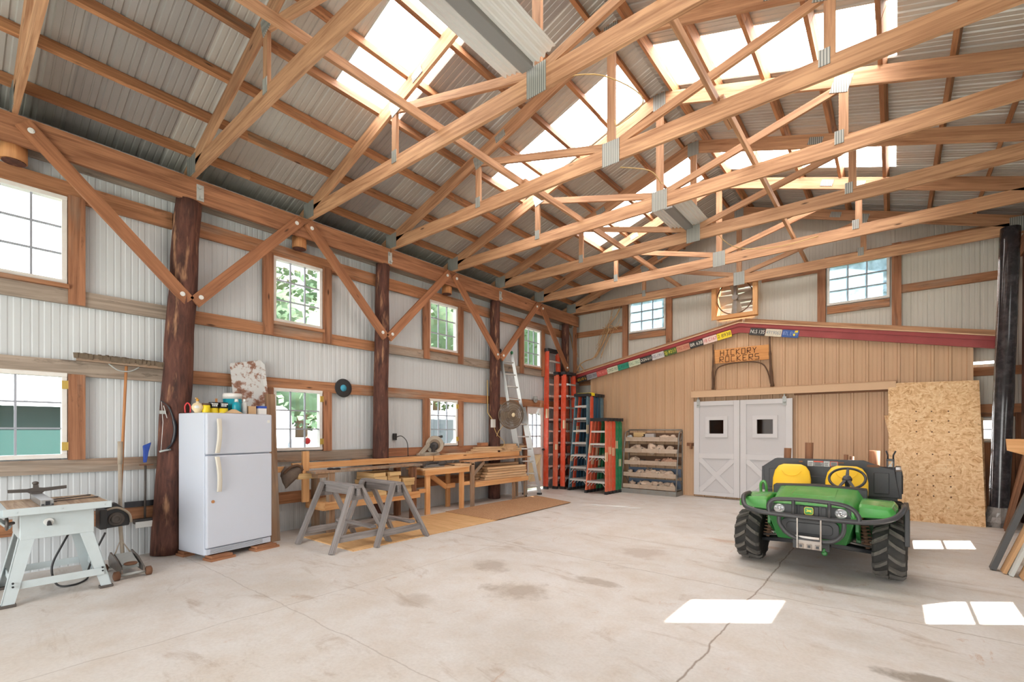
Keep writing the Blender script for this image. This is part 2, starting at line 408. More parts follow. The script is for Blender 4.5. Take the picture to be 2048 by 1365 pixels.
M['red'] = P_('fascia_red', c(150, 54, 54), .45, dirt=.3, dcol=c(196, 96, 96), dscale=2); M['clampred'] = P_('clamp_red', c(214, 60, 64), .4)
M['saw'] = P_('saw_grey', c(192, 203, 206), .4, dirt=.15, dcol=c(150, 150, 140)); M['steel'] = P_('steel', c(140, 136, 132), .4, .7, dirt=.5, dcol=c(120, 90, 66)); M['rust'] = P_('rust_brown', c(124, 88, 66), .8, .2, dirt=.5, dcol=c(80, 56, 44))
M['sawtop'] = wood('saw_top', c(196, 170, 140), c(140, 108, 82), knot=False, var=.02); M['darkiron'] = P_('dark_iron', c(96, 90, 86), .5, .4)
M['bluetool'] = P_('tool_blue', c(40, 76, 168), .45); M['bristle'] = P_('bristle', c(116, 102, 86), .95, dirt=.5, dcol=c(70, 60, 50), dscale=30)
M['fixture'] = P_('fixture_white', c(228, 230, 228), .4, .1); M['fixgrey'] = P_('fixture_grey', c(140, 141, 140), .5)
M['cordyellow'] = P_('cord_yellow', c(206, 176, 116), .6); M['teal'] = P_('label_teal', c(20, 150, 170), .4); M['navy'] = P_('navy', c(30, 60, 130), .4); M['canblack'] = P_('can_black', c(36, 38, 44), .35); M['canyellow'] = P_('can_yellow', c(240, 214, 40), .4)
M['cream'] = P_('cream', c(232, 214, 176), .4); M['card'] = P_('cardboard', c(206, 170, 130), .8); M['amber'] = P_('amber', c(206, 150, 50), .3); M['cleargrey'] = P_('clear_bottle', c(200, 202, 200), .2); M['brass'] = P_('brass', c(206, 176, 96), .35, .6)
M['vinyl'] = P_('vinyl_black', c(44, 44, 46), .3); M['labelblue'] = P_('record_label', c(70, 170, 200), .5, dirt=.6, dcol=c(30, 70, 120), dscale=40)
M['leather'] = P_('leather_grey', c(110, 96, 86), .85, dirt=.4, dcol=c(160, 140, 120)); M['toolblack'] = P_('tool_black', c(48, 50, 54), .5, dirt=.3, dcol=c(130, 110, 90)); M['dustgrey'] = P_('dusty_grey', c(168, 156, 140), .6, dirt=.4, dcol=c(120, 106, 92)); M['fanmesh'] = P_('fan_wire', c(130, 112, 94), .6, .2, dirt=.4, dcol=c(110, 90, 70))
M['rack'] = P_('rack_steel', c(142, 142, 138), .5, .4, dirt=.5, dcol=c(130, 110, 90)); M['binwood'] = P_('bin_front', c(186, 168, 150), .8, var=.06, dirt=.6, dcol=c(170, 140, 112), dscale=8)
M['paper'] = P_('paper_scrap', c(206, 184, 164), .9, var=.15); M['rag'] = P_('dusty_rag', c(190, 150, 126), .9, var=.15); M['bluebin'] = P_('blue_grey_liner', c(98, 112, 132), .7); M['block'] = P_('grey_block', c(190, 184, 180), .9)
M['signwood'] = wood('sign_wood', c(226, 164, 100), c(200, 134, 76), knot=False, var=.02); M['stick'] = P_('dark_stick', c(104, 78, 60), .85); M['burnt'] = P_('burnt_letter', c(88, 54, 38), .85); M['vine'] = P_('dry_vine', c(196, 160, 118), .9, dirt=.4, dcol=c(150, 110, 76))
M['wrap'] = P_('wrapped_black', c(46, 44, 48), .16, dirt=.35, dcol=c(110, 108, 112), dscale=7); M['clear'] = P_('crumpled_wrap', c(150, 147, 144), .2, dirt=.6, dcol=c(60, 58, 56), dscale=14)
M['darkboard'] = P_('dark_board', c(74, 76, 78), .5); M['paleboard'] = P_('pale_board', c(206, 212, 210), .5); M['tanboard'] = wood('tan_board', c(214, 172, 128), c(188, 142, 98), knot=False, var=.06)
M['grass'] = P_('lawn', c(96, 104, 78), .95, dirt=.5, dcol=c(160, 160, 100), dscale=2); M['leaf'] = P_('leaf_green', c(92, 118, 88), .8, dirt=.7, dcol=c(60, 84, 62), dscale=2.5); M['trunk'] = P_('tree_bark', c(110, 90, 74), .9)
M['shedwhite'] = P_('outside_white', c(200, 206, 214), .5); M['shedgreen'] = P_('outside_teal', c(14, 54, 52), .5, dirt=.2, dcol=c(24, 66, 64)); M['fencewhite'] = P_('outside_fence', c(136, 142, 150), .7)
M['exhaust'] = P_('louvre_metal', c(200, 196, 190), .35, .5)

def platemat():
    n = N('truss_plate'); o = n.n('ShaderNodeTexCoord').outputs['Object']; x = n.n('ShaderNodeSeparateXYZ', Vector=o).outputs[0]
    w = n.math('SINE', n.math('MULTIPLY', x, 2*PI/.024)); col = n.ramp(n.math('MULTIPLY_ADD', w, .5), (.35, c(120, 124, 122)), (.6, c(178, 180, 174)))
    for nd in n.t.nodes:
        if nd.type == 'MATH' and nd.operation == 'MULTIPLY_ADD': nd.inputs[2].default_value = .5
    return n.bsdf(col, .45, .2)
M['plate'] = platemat()
M['muntin'] = plain('muntin_backlit', c(158, 162, 172), .5)  # white muntins coloured grey to look backlit against the bright panes
# ------------------------------------------------------------------ dimensions
XL, XR, XC = -7.08, 1.88, -2.6          # side walls, ridge line
YB = 11.45                              # back gable wall
YF = -4.5
def zroof(x): return 6.465-abs(x-XC)/3   # underside of roof sheets
ZU = (3.1, 4.06); ZL = (1.2, 2.13)      # upper / lower window heights
WY = [(.15, .93), (3.13, 3.89), (6.09, 6.86), (9.08, 9.82)]

def profile(u0, u1, period=.2286, phase=0.0, dep=.0065, cuts=()):
    pts = []
    k = math.floor((u0-phase)/period)-1
    while phase+k*period < u1+period:
        b = phase+k*period
        for du, d in ((-.026, 0), (-.016, dep), (.016, dep), (.026, 0), (.07, 0), (.075, .003), (.085, .003), (.09, 0), (.14, 0), (.145, .003), (.155, .003), (.16, 0)):
            pts.append((b+du, d))
        k += 1
    pts.sort(); out = []
    def at(u):
        for (a, da), (b, db) in zip(pts, pts[1:]):
            if a <= u <= b: return da+(db-da)*(u-a)/(b-a) if b > a else da
        return 0
    out = [(u0, at(u0)), (u1, at(u1))]+[(u, d) for u, d in pts if u0 < u < u1]+[(q, at(q)) for q in cuts if u0 < q < u1]
    return sorted(set(out))

def sheet(prof, ws, place, holes=(), top=None):
    b = B(); ws = sorted(set(ws))
    for (ua, da), (ub, db) in zip(prof, prof[1:]):
        um = (ua+ub)/2
        for wa, wb in zip(ws, ws[1:]):
            wm = (wa+wb)/2
            if any(h[0] < um < h[1] and h[2] < wm < h[3] for h in holes): continue
            ta, tb = wb, wb
            if top:
                if wa >= top(um): continue
                ta, tb = min(wb, top(ua)), min(wb, top(ub))
            b.face([place(ua, da, wa), place(ub, db, wa), place(ub, db, tb), place(ua, da, ta)])
    return b

def struct(name, b, mat, label, cat):
    return one(name, b, mat, label, cat, kind='structure')

# floor and ground
b = B(); b.box(XL-.1, XR+.1, YF, YB+.1, -.15, 0)
struct('floor', b, M['concrete'], 'stained pale concrete slab floor with saw-cut joints', 'floor')
b = B(); b.box(-60, 50, -40, 60, -.45, -.16)
struct('ground', b, M['grass'], 'grass outside the barn, beyond the windows', 'ground')

# left wall with window and door openings
DOOR = (9.2, 9.99, 0.0, 2.1)
holes = [(a, b_, *ZU) for a, b_ in WY]+[(a, b_, *ZL) for a, b_ in WY[:3]]+[DOOR]
cuts = [q for h in holes for q in h[:2]]; zc = [0, 4.80]+[q for h in holes for q in h[2:]]
b = sheet(profile(YF, YB+.02, phase=.05, dep=.0045, cuts=cuts), zc, lambda u, d, w: (XL-d, u, w), holes)
struct('wall_left', b, M['wallsheet'], 'white ribbed sheet-metal side wall behind the workbenches', 'wall')
b = B(); b.box(-7.46, -7.085, YF, YB+.3, 4.70, 4.715); b.box(-7.475, -7.46, YF, YB+.3, 4.68, 4.86); b.box(-7.46, -7.08, YF-.02, YF, 4.70, 4.9); b.box(-7.46, -7.08, YB+.28, YB+.3, 4.70, 4.9)
struct('eave_shade_box', b, M['roofsheet'], 'added metal box closing the left eave to keep it dark', 'eave_shade_box')  # box added above the wall to darken the eave behind the beam
# right wall (out of the frame; its windows let the sun in)
holesR = [(a, b_, *ZU) for a, b_ in WY]+[(a, b_, *ZL) for a, b_ in WY]
cuts = [q for h in holesR for q in h[:2]]; zc = [0, 4.97]+[q for h in holesR for q in h[2:]]
b = sheet(profile(YF, YB+.02, phase=.05, cuts=cuts), zc, lambda u, d, w: (XR+d, u, w), holesR)
struct('wall_right', b, M['wallsheet'], 'white ribbed sheet-metal side wall opposite the workbenches', 'wall')
# front wall around the big open doorway behind the camera
OPEN = (-5.2, .6, 0, 3.7)
b = sheet(profile(XL, XR, phase=.03, cuts=[OPEN[0], OPEN[1], XC]), [0, OPEN[3], 8], lambda u, d, w: (u, YF-d, w), [OPEN], top=lambda x: zroof(x)+.02)
struct('wall_front', b, M['gablesheet'], 'cream ribbed sheet-metal front wall around the wide open doorway', 'wall')
# gable wall
GW = [(-5.35, -4.38, 4.02, 4.84), (-1.06, -.07, 4.02, 4.84)]; FAN = (-3.12, -2.36, 4.07, 4.83); SW = (1.12, 1.5, 1.32, 1.72); GAP = (1.05, 1.34, 2.65, 2.70)
holesB = GW+[FAN, SW, GAP]
cuts = [q for h in holesB for q in h[:2]]+[XC]; zc = [0, 4.9, 8]+[q for h in holesB for q in h[2:]]
b = sheet(profile(XL, XR, phase=.03, cuts=cuts), zc, lambda u, d, w: (u, YB+d, w), holesB, top=lambda x: zroof(x)+.02)
struct('wall_back', b, M['gablesheet'], 'cream ribbed sheet-metal gable wall above the tan room front', 'wall')
# tan room front standing inside the barn
TY = 11.07; TL, TR = -6.25, 1.0
def ztan(x): return 3.72-.2*abs(x-XC-.0)
DH = [(-3.215, -2.915, 1.435, 1.735), (-2.25, -1.95, 1.435, 1.735)]
cuts = [q for h in DH for q in h[:2]]+[XC]
b = sheet(profile(TL, TR, .2286, .06, -.024, cuts), [0, 4]+[q for h in DH for q in h[2:]], lambda u, d, w: (u, TY+d, w), DH, top=ztan)
struct('wall_inner', b, M['tansheet'], 'tan ribbed metal front of the room built inside the barn', 'wall')
for k, (x, nm) in enumerate(((TL, 'left end of the tan room front by the ladders'), (TR, 'right end of the tan room front behind the flake board'))):
    b = B(); b.box(x-.03, x+.03, TY-.022, YB-.02, 0, ztan(x)-.02)
    struct('trim_%d' % (k+1), b, M['tantrim'], 'tan metal corner trim at the '+nm, 'trim')
b = B(); b.box(-3.5, -1.7, TY+.2, TY+.24, .9, 2.1)
struct('partition', b, M['brownboard'], 'brown boarded wall glimpsed through the small door panes', 'wall')

# roof sheets with skylight strips
SKY = [(3.0, 3.9), (5.76, 6.64), (8.5, 9.4)]
for side, nm in ((-1, 'left'), (1, 'right')):
    xs = [XC, XC+side*.22, XC+side*2.62, XC+side*4.95]
    lo, hi = sorted((XC+side*.22, XC+side*2.62))
    hs = [(a, b_, lo, hi) for a, b_ in SKY]
    b = sheet(profile(YF, 12.0, phase=.0, cuts=[q for a in SKY for q in a]), xs, lambda u, d, w: (w, u, zroof(w)+d*2), hs)
    struct('roof_'+nm, b, M['roofsheet'], 'grey ribbed metal roof sheets on the %s slope, seen from below' % nm, 'roof')
    for k, (a, b_) in enumerate(SKY):
        b = sheet(profile(a-.02, b_+.02), [lo-.03, hi+.03], lambda u, d, w: (w, u, zroof(w)+d*2+.004))
        struct('skylight', b, M['skylight'], 'glowing translucent skylight panel on the %s roof slope, %s' % (nm, ('nearest the open front', 'middle of three along the roof', 'nearest the back gable')[k]), 'skylight')
b = B()
for s in (-1, 1):
    b.face([(XC, YF, 6.50), (XC+s*.3, YF, 6.41), (XC+s*.3, 12, 6.41), (XC, 12, 6.50)])
struct('roof_ridge', b, M['fixture'], 'white metal ridge cap running along the roof peak', 'roof')

# windows -----------------------------------------------------------------
wn = [0]
def window(pl, at, u0, u1, z0, z1, inward, label, cols=3, rows=3, gm='glass', hinge=None, visible=True):
    """pl 'x' : wall plane at x=at, u along y ; pl 'y' : wall plane at y=at, u along x ; inward = sign of the room side"""
    wn[0] += 1
    def bx(b, ua, ub, da, db, za, zb, m=0):
        a0, a1 = sorted((at+inward*da, at+inward*db))
        if pl == 'x': b.box(a0, a1, ua, ub, za, zb, m)
        else: b.box(ua, ub, a0, a1, za, zb, m)
    loc = (at, (u0+u1)/2, z0) if pl == 'x' else ((u0+u1)/2, at, z0)
    t = thing('window_%d' % wn[0], label, 'window', loc, kind='structure')
    f = .045; b = B()
    bx(b, u0, u1, -.03, .065, z0, z0+f); bx(b, u0, u1, -.03, .065, z1-f, z1)
    bx(b, u0, u0+f, -.03, .06, z0+f, z1-f); bx(b, u1-f, u1, -.03, .06, z0+f, z1-f)
    obj('window_frame', b, M['sash'], t, .004)
    b = B()
    for k in range(1, cols):
        u = u0+f+(u1-u0-2*f)*k/cols; bx(b, u-.009, u+.009, .0, .03, z0+f, z1-f)
    for k in range(1, rows):
        z = z0+f+(z1-z0-2*f)*k/rows; bx(b, u0+f, u1-f, .001, .029, z-.009, z+.009)
    obj('muntins', b, M['muntin'], t)
    b = B(); bx(b, u0+f, u1-f, .012, .016, z0+f, z1-f); obj('window_pane', b, M[gm], t)
    if hinge:
        for zz in (z0+.13, z1-.13):
            b = B(); bx(b, hinge-.045, hinge+.05, .062, .07, zz-.045, zz+.045); bx(b, hinge-.008, hinge+.008, .066, .084, zz-.045, zz+.045)
            obj('hinge', b, M['brass'], t, label='brass hinge on the window sash')
    return t
ordn = ('beside the table saw', 'above the record', 'above the miter saw', 'above the ladders')
desc = ('at the table saw end', 'over the refrigerator and sawhorses', 'over the miter saw', 'beside the tall orange ladder')
for k, (a, e) in enumerate(WY):
    window('x', XL, a, e, *ZU, 1, 'upper white nine-pane window on the left wall '+desc[k], gm='glass')
desc = ('behind the table saw', 'just right of the refrigerator', 'behind the miter saw')
for k, (a, e) in enumerate(WY[:3]):
    t = window('x', XL, a, e, *ZL, 1, 'lower white hinged window on the left wall '+desc[k], hinge=e, cols=2 if k == 0 else 3)
    if k == 1:
        b = B(); b.lathe([(0, .0), (.055, .0), (.055, .004), (0, .004)], (XL+.02, 3.66, 1.34), (1, 0, 0), 8)
        b2 = obj('sticker', b, M['clampred'], t, label='small red octagonal sticker low on the pane')
for k, (a, e) in enumerate(WY):
    window('x', XR, a, e, *ZU, -1, 'upper white window on the right wall, number %d counted from the open front' % (k+1), cols=1, rows=1)
    window('x', XR, a, e, *ZL, -1, 'lower white window on the right wall, number %d counted from the open front' % (k+1), cols=1, rows=2)
window('y', YB, *GW[0], -1, 'white nine-pane window high on the gable, left of the fan', gm='frost')
window('y', YB, *GW[1], -1, 'white nine-pane window high on the gable, right of the fan', gm='frost')
window('y', YB, *SW, -1, 'small white window low on the gable, beside the wrapped roll', cols=1, rows=2)

# walk-through door in the left wall ---------------------------------------
def dx(b, ua, ub, za, zb, d0=-.02, d1=.03, m=0): b.box(XL+d0, XL+d1, ua, ub, za, zb, m)
t = thing('door_1', 'old white half-glazed side door with crossed lower boards', 'door', (XL, 9.6, 0), kind='structure')
y0, y1 = 9.23, 9.96
b = B(); dx(b, y0-.025, y0+.11, .06, 2.105); dx(b, y1-.11, y1+.025, .06, 2.105); dx(b, y0+.11, y1-.11, 1.92, 2.105); dx(b, y0+.11, y1-.11, .9, 1.08); dx(b, y0+.11, y1-.11, .06, .22)
obj('door_frame', b, M['sash'], t, .004)
b = B(); dx(b, y0+.11, y1-.11, .22, .9, -.01, .012); b.bar((XL+.02, y0+.12, .24), (XL+.02, y1-.12, .88), .016, .08, (1, 0, 0)); b.bar((XL+.022, y0+.12, .88), (XL+.022, y1-.12, .24), .016, .08, (1, 0, 0))
obj('door_panel', b, M['cream'], t, label='cream lower panel with crossed braces')
b = B()
for k in (1, 2):
    u = y0+.11+(y1-y0-.22)*k/3; dx(b, u-.012, u+.012, 1.08, 1.92, .0, .025); z = 1.08+.84*k/3; dx(b, y0+.11, y1-.11, z-.012, z+.012, .001, .024)
obj('muntins', b, M['muntin'], t)
b = B(); dx(b, y0+.11, y1-.11, 1.08, 1.92, .008, .012); obj('door_pane', b, M['glass'], t)
b = B(); b.blob((XL+.08, y1-.06, 1.02), (.03, .03, .03), 2); b.cyl((XL+.03, y1-.06, 1.02), (XL+.06, y1-.06, 1.02), .012); obj('door_knob', b, M['black'], t, label='black door knob')

# big white sliding door on the tan room -----------------------------------
DY = 10.99
t = thing('door_2', 'large white sliding barn door with two square panes and crossed boards', 'door', (-2.58, DY, 0), kind='structure')
def dbox(b, xa, xb, za, zb, d0=0.0, d1=.03, m=0): b.box(xa, xb, DY-d1, DY-d0, za, zb, m)
DX0, DX1 = -3.55, -1.6
b = B(); xs = [DX0]+[q for h in DH for q in h[:2]]+[DX1]; 
for k in range(5):
    if k in (1, 3): dbox(b, xs[k], xs[k+1], .05, 1.435, -.02, .02); dbox(b, xs[k], xs[k+1], 1.735, 2.16, -.02, .02)
    else: dbox(b, xs[k], xs[k+1], .05, 2.16, -.02, .02)
obj('door_panel', b, M['doorwhite'], t)
b = B()
for xa, xb in ((DX0, -2.585), (-2.575, DX1)):
    for q in ((xa, xa+.12, .05, 2.16), (xb-.12, xb, .05, 2.16), (xa+.12, xb-.12, 2.06, 2.16), (xa+.12, xb-.12, .88, 1.0), (xa+.12, xb-.12, .05, .13)): dbox(b, *q, .02, .045)
    b.bar((xa+.12, DY-.03, .14), (xb-.12, DY-.03, .87), .11, .02, (0, 1, 0)); b.bar((xa+.12, DY-.031, .87), (xb-.12, DY-.031, .14), .11, .02, (0, 1, 0))
obj('door_boards', b, M['doorboard'], t, .003, label='raised white edge boards and crossed braces')
b = B(); dbox(b, -2.585, -2.575, .05, 2.16, .019, .022); obj('door_gap', b, M['doorgroove'], t)
for h in DH:
    xa, xb = h[0], h[1]; b = B(); m_ = .085
    dbox(b, xa-m_, xb+m_, h[2]-m_, h[2], .018, .05); dbox(b, xa-m_, xb+m_, h[3], h[3]+m_, .018, .05); dbox(b, xa-m_, xa, h[2], h[3], .018, .05); dbox(b, xb, xb+m_, h[2], h[3], .018, .05)
    f = obj('pane_frame', b, M['doorboard'], t, .003); b = B(); dbox(b, xa, xb, h[2], h[3], .0, .004); obj('pane', b, M['doorglass'], f)
for x in (DX0+.1, DX1-.14):
    b = B(); dbox(b, x-.035, x+.035, 2.02, 2.2, .045, .055); b.cyl((x-.02, DY-.06, 2.08), (x+.02, DY-.06, 2.08), .015); b.box(x-.012, x+.012, DY-.06, DY-.03, 2.16, 2.3); b.cyl((x-.012, DY-.045, 2.27), (x+.012, DY-.045, 2.27), .045, n=14)
    obj('roller_hanger', b, M['galv'], t)
t = thing('trim_3', 'long tan metal cover over the sliding door track', 'trim', (-1.85, DY, 2.28), kind='structure')
b = B(); b.prism([(11.05, 2.42), (10.90, 2.39), (10.90, 2.25), (10.92, 2.25), (10.92, 2.375), (11.05, 2.40)], 'yz', -3.6, .02); b.box(-3.6, -3.585, 10.9, 11.05, 2.25, 2.41)
obj('track_cover', b, M['tantrim'], t)
b = B(); b.box(-1.58, .0, 11.0, 11.045, 2.22, 2.31); obj('track_board', b, M['brownboard'], t, label='dark wooden board behind the track')
# door jamb handle left of the sliding door
b = B(); b.box(-3.72, -3.58, 10.97, 11.03, 1.15, 1.22); b.box(-3.64, -3.6, 10.93, 10.97, 1.08, 1.2)
one('door_latch', b, M['brownboard'], 'small brown wooden latch block left of the white sliding door', 'latch')

# red fascia and flashing of the inner room roof ---------------------------
t = thing('trim_4', 'dark red metal fascia along the low gable of the inner room', 'trim', (XC, 10.9, 3.0), kind='structure')
for x0, x1, n_ in ((XC, -6.76, 'left'), (XC, 1.34, 'right')):
    z = lambda x: 3.82-.2*abs(x-XC)
    b = B(); s = 1 if x1 > x0 else -1
    b.hexa([(x0, 10.96, z(x0)-.2), (x1, 10.96, z(x1)-.2), (x1, 11.0, z(x1)-.2), (x0, 11.0, z(x0)-.2)], [(x0, 10.96, z(x0)), (x1, 10.96, z(x1)), (x1, 11.0, z(x1)), (x0, 11.0, z(x0))])
    b.hexa([(x0, 10.94, z(x0)-.07), (x1, 10.94, z(x1)-.07), (x1, 10.97, z(x1)-.07), (x0, 10.97, z(x0)-.07)], [(x0, 10.94, z(x0)-.002), (x1, 10.94, z(x1)-.002), (x1, 10.97, z(x1)-.002), (x0, 10.97, z(x0)-.002)])
    obj('fascia', b, M['red'], t)
    b = B(); b.hexa([(x0, 10.92, z(x0)), (x1, 10.92, z(x1)), (x1, 11.4, z(x1)), (x0, 11.4, z(x0))], [(x0, 10.92, z(x0)+.02), (x1, 10.92, z(x1)+.02), (x1, 11.4, z(x1)+.02), (x0, 11.4, z(x0)+.02)])
    obj('flashing', b, M['tantrim'], t, label='tan drip edge lying on top of the fascia')
    b = B(); xa = x0+s*.02; b.bar((xa, 11.36, z(xa)+.10), (x1, 11.36, z(x1)+.10), .04, .14)
    obj('ledger_board', b, M['truss'], t, label='raw wooden board along the roof edge')
# ------------------------------------------------------------------ roof timbers
TRY = [.52, 2.06, 3.58, 5.07, 6.55, 8.0, 9.48, 10.97]
tn = ('nearest the open front', 'second from the open front', 'third from the open front, over the refrigerator', 'fourth from the open front', 'fourth from the back gable', 'third from the back gable', 'second from the back gable', 'standing against the back gable')
def ztc(x): return 6.33-abs(x-XC)/3-.098      # top chord centre line
def gusset(b, xa, xb, za, zb, y, tilt=0):
    n0 = len(b.v); b.box(xa, xb, y-.0265, y-.0205, za, zb); n = max(3, int((xb-xa)/.022))
    for k in range(n):
        x = xa+(k+.5)*(xb-xa)/n; b.box(x-.004, x+.004, y-.0285, y-.0262, za+.004, zb-.004)
    if tilt:
        cc = V(((xa+xb)/2, y, (za+zb)/2)); b.xf(Matrix.Translation(cc) @ Matrix.Rotation(tilt, 4, 'Y') @ Matrix.Translation(-cc), n0)
for i, y in enumerate(TRY):
    t = thing('roof_truss', 'pale timber roof truss with metal plates, '+tn[i], 'roof truss', (XC, y, 4.66), 'roof trusses')
    sag = R(-.01, .012)
    b = B(); b.bar((-6.98, y, 4.757), (XC, y, 4.757+sag), .04, .19); b.bar((XC, y, 4.757+sag), (1.78, y, 4.757), .04, .19); obj('bottom_chord', b, M['truss'], t)
    for s in (-1, 1):
        b = B(); xe = XC+s*4.85; b.bar((xe, y, ztc(xe)), (XC, y, ztc(XC)), .04, .185); obj('top_chord', b, M['truss'], t)
        b = B(); b.bar((XC+s*.03, y, 4.86), (XC+s*2.1, y, ztc(XC+s*2.1)-.11), .038, .09); obj('web', b, M['truss'], t)
        b = B(); xm = XC+s*2.15; b.bar((xm, y-.002, 4.84), (xm, y-.002, ztc(xm)-.08), .038, .09, (1, 0, 0)); obj('web', b, M['truss'], t)
    b = B(); b.bar((XC, y, 4.84), (XC, y, 6.16), .038, .10, (1, 0, 0)); obj('king_post', b, M['truss'], t)
    b = B(); gusset(b, XC-.11, XC+.11, 4.64, 4.92, y); obj('gusset_plate', b, M['plate'], t)
    b = B(); gusset(b, XC-.09, XC+.09, 6.08, 6.30, y); obj('gusset_plate', b, M['plate'], t)
    for s in (-1, 1):
        xm = XC+s*2.13; b = B(); gusset(b, xm-.09, xm+.09, ztc(xm)-.16, ztc(xm)+.03, y, s*.32); obj('gusset_plate', b, M['plate'], t)
        b = B(); gusset(b, xm-.065, xm+.025, 4.78, 4.93, y); obj('gusset_plate', b, M['plate'], t)
        xs_ = XC+s*1.72; b = B(); gusset(b, xs_-.09, xs_+.09, ztc(xs_)-.05, ztc(xs_)+.05, y, s*.32); obj('gusset_plate', b, M['plate'], t)
        xh = XC+s*4.2; b = B(); gusset(b, xh-.16, xh+.12, 4.69, 4.93, y); obj('gusset_plate', b, M['plate'], t)
for x, nm in ((-3.97, 'left'), (-1.42, 'right')):
    b = B(); b.bar((x, -1, 4.90), (x, 5.6, 4.90), .04, .09); b.bar((x+.045, 5.1, 4.90), (x+.045, YB-.03, 4.90), .04, .09)
    one('truss_brace', b, M['truss'], 'long pale timber running lengthwise on the truss chords, on the %s of the ridge' % nm, 'roof brace')
for s, nm in ((-1, 'left'), (1, 'right')):
    for k in range(8):
        dxx = .19+.577*k; x = XC+s*dxx; z = 6.33-dxx/3+.063; nrm = (s/3, 0, 1)
        b = B(); ys = [-1.5, R(2.2, 3), R(5.4, 6.4), R(8.6, 9.4), 11.9]
        for a, e in zip(ys, ys[1:]): b.bar((x+R(-.004, .004), a, z), (x+R(-.004, .004), e, z), .046, .124, nrm)
        one('roof_purlin', b, M['purlin'], 'brown roof purlin on the %s slope, %s' % (nm, ('next to the ridge', 'second down from the ridge', 'third down from the ridge', 'fourth down from the ridge', 'fourth up from the eave', 'third up from the eave', 'second up from the eave', 'lowest above the eave')[k]), 'purlin', 'roof purlins')
# eave beams on posts
def eave(xf, sgn, nm):
    b = B()
    for a, e in ((-1.5, 5.02), (5.03, 11.3)): b.bar((xf-sgn*.022, a, 4.515), (xf-sgn*.022, e, 4.515), .044, .29)
    one('eave_beam', b, M['beam'], 'heavy timber eave beam along the %s wall, on the room side of the posts' % nm, 'beam')
    b = B()
    for a, e in ((-1.5, 5.02), (5.03, 11.3)): b.bar((xf-sgn*.24, a, 4.50), (xf-sgn*.24, e, 4.50), .044, .24)
    one('eave_beam', b, M['girt_grey'], 'dark timber eave beam along the %s wall, behind the posts' % nm, 'beam')
eave(-6.8, 1, 'left'); eave(1.6, -1, 'right')
# log posts
POSTS = [(2.03, .15, 1.80, 'left of the refrigerator'), (4.93, .125, 4.87, 'behind the left workbench'), (7.9, .118, 7.86, 'behind the round fan'), (10.78, .11, 10.78, 'in the back corner by the ladders')]
for y, r, yb, nm in POSTS:
    b = B(); pts = []; rs = []
    for k in range(9):
        q = k/8; pts.append((-6.90+R(-.005, .005), yb+(y-yb)*q+R(-.008, .008), 4.38*q)); rs.append(r*(1.12-.2*q+R(-.02, .02)))
    b.tube(bez(pts, 3), [rs[min(8, k//3)] for k in range(25)], 16)
    one('log_post', b, M['bark'], 'reddish-brown rough log post on the left wall '+nm, 'post')
b = B(); b.tube([(1.72, 11.2, 0), (1.72, 11.2, 4.4)], [.12, .1], 14); one('log_post', b, M['bark'], 'brown log post in the back right corner behind the wrapped roll', 'post')
b = B(); b.box(-6.86, -6.80, 11.1, 11.2, 2.9, 4.35); one('corner_board', b, M['trimwood'], 'upright wooden board in the back left corner above the ladders', 'board')
for y, nm in ((.52, 'at the table saw end'), (3.47, 'above the refrigerator side window'), (6.47, 'above the miter saw')):
    t = thing('log_stub', 'short sawn-off log end hanging under the eave beam '+nm, 'log', (-6.93, y, 4.2))
    b = B(); b.tube([(-6.93, y, 4.23), (-6.93, y, 4.39)], .1, 16); obj('stub', b, M['handlewood'], t)
    b = B(); b.cyl((-6.93, y, 4.22), (-6.93, y, 4.228), .09); obj('cut_face', b, M['bark'], t, label='dark cut end')
# knee braces
BR = [(2.03, .55, 'left', 'refrigerator post'), (2.03, 3.42, 'right', 'refrigerator post'), (4.93, 3.5, 'left', 'workbench post'), (4.93, 6.40, 'right', 'workbench post'), (7.92, 6.5, 'left', 'fan post'), (7.92, 9.36, 'right', 'fan post'), (10.74, 9.46, 'left', 'corner post by the ladders')]
for yp, yt, d_, nm in BR:
    s = 1 if yt > yp else -1
    t = thing('knee_brace', 'diagonal timber knee brace rising to the %s from the %s' % (d_, nm), 'brace', (-6.775, yp, 3.05), 'knee braces')
    b = B(); b.bar((-6.775, yp+s*.03, 3.10), (-6.775, yt-s*.02, 4.585), .142, .042, (1, 0, 0)); obj('timber', b, M['brace'], t)
    for q in (.05, .96):
        yy = yp+s*.03+(yt-yp-s*.05)*q; zz = 3.10+1.485*q
        b = B(); b.cyl((-6.755, yy, zz), (-6.735, yy, zz), .018, n=8); b.cyl((-6.754, yy, zz), (-6.748, yy, zz), .028, n=12); obj('bolt', b, M['fixture'], t, label='pale bolt head')
for y in (2.12, 5.0, 7.95):
    b = B(); b.cyl((-6.80, y, 4.56), (-6.76, y, 4.56), .02, n=8); b.cyl((-6.80, y+.02, 4.44), (-6.76, y+.02, 4.44), .02, n=8); b.box(-6.80, -6.795, y-.03, y+.05, 4.40, 4.6)
    one('beam_bolts', b, M['galv'], 'galvanised bolts and strap on the eave beam above the '+{2.12: 'refrigerator post', 5.0: 'workbench post', 7.95: 'fan post'}[y], 'bolt')
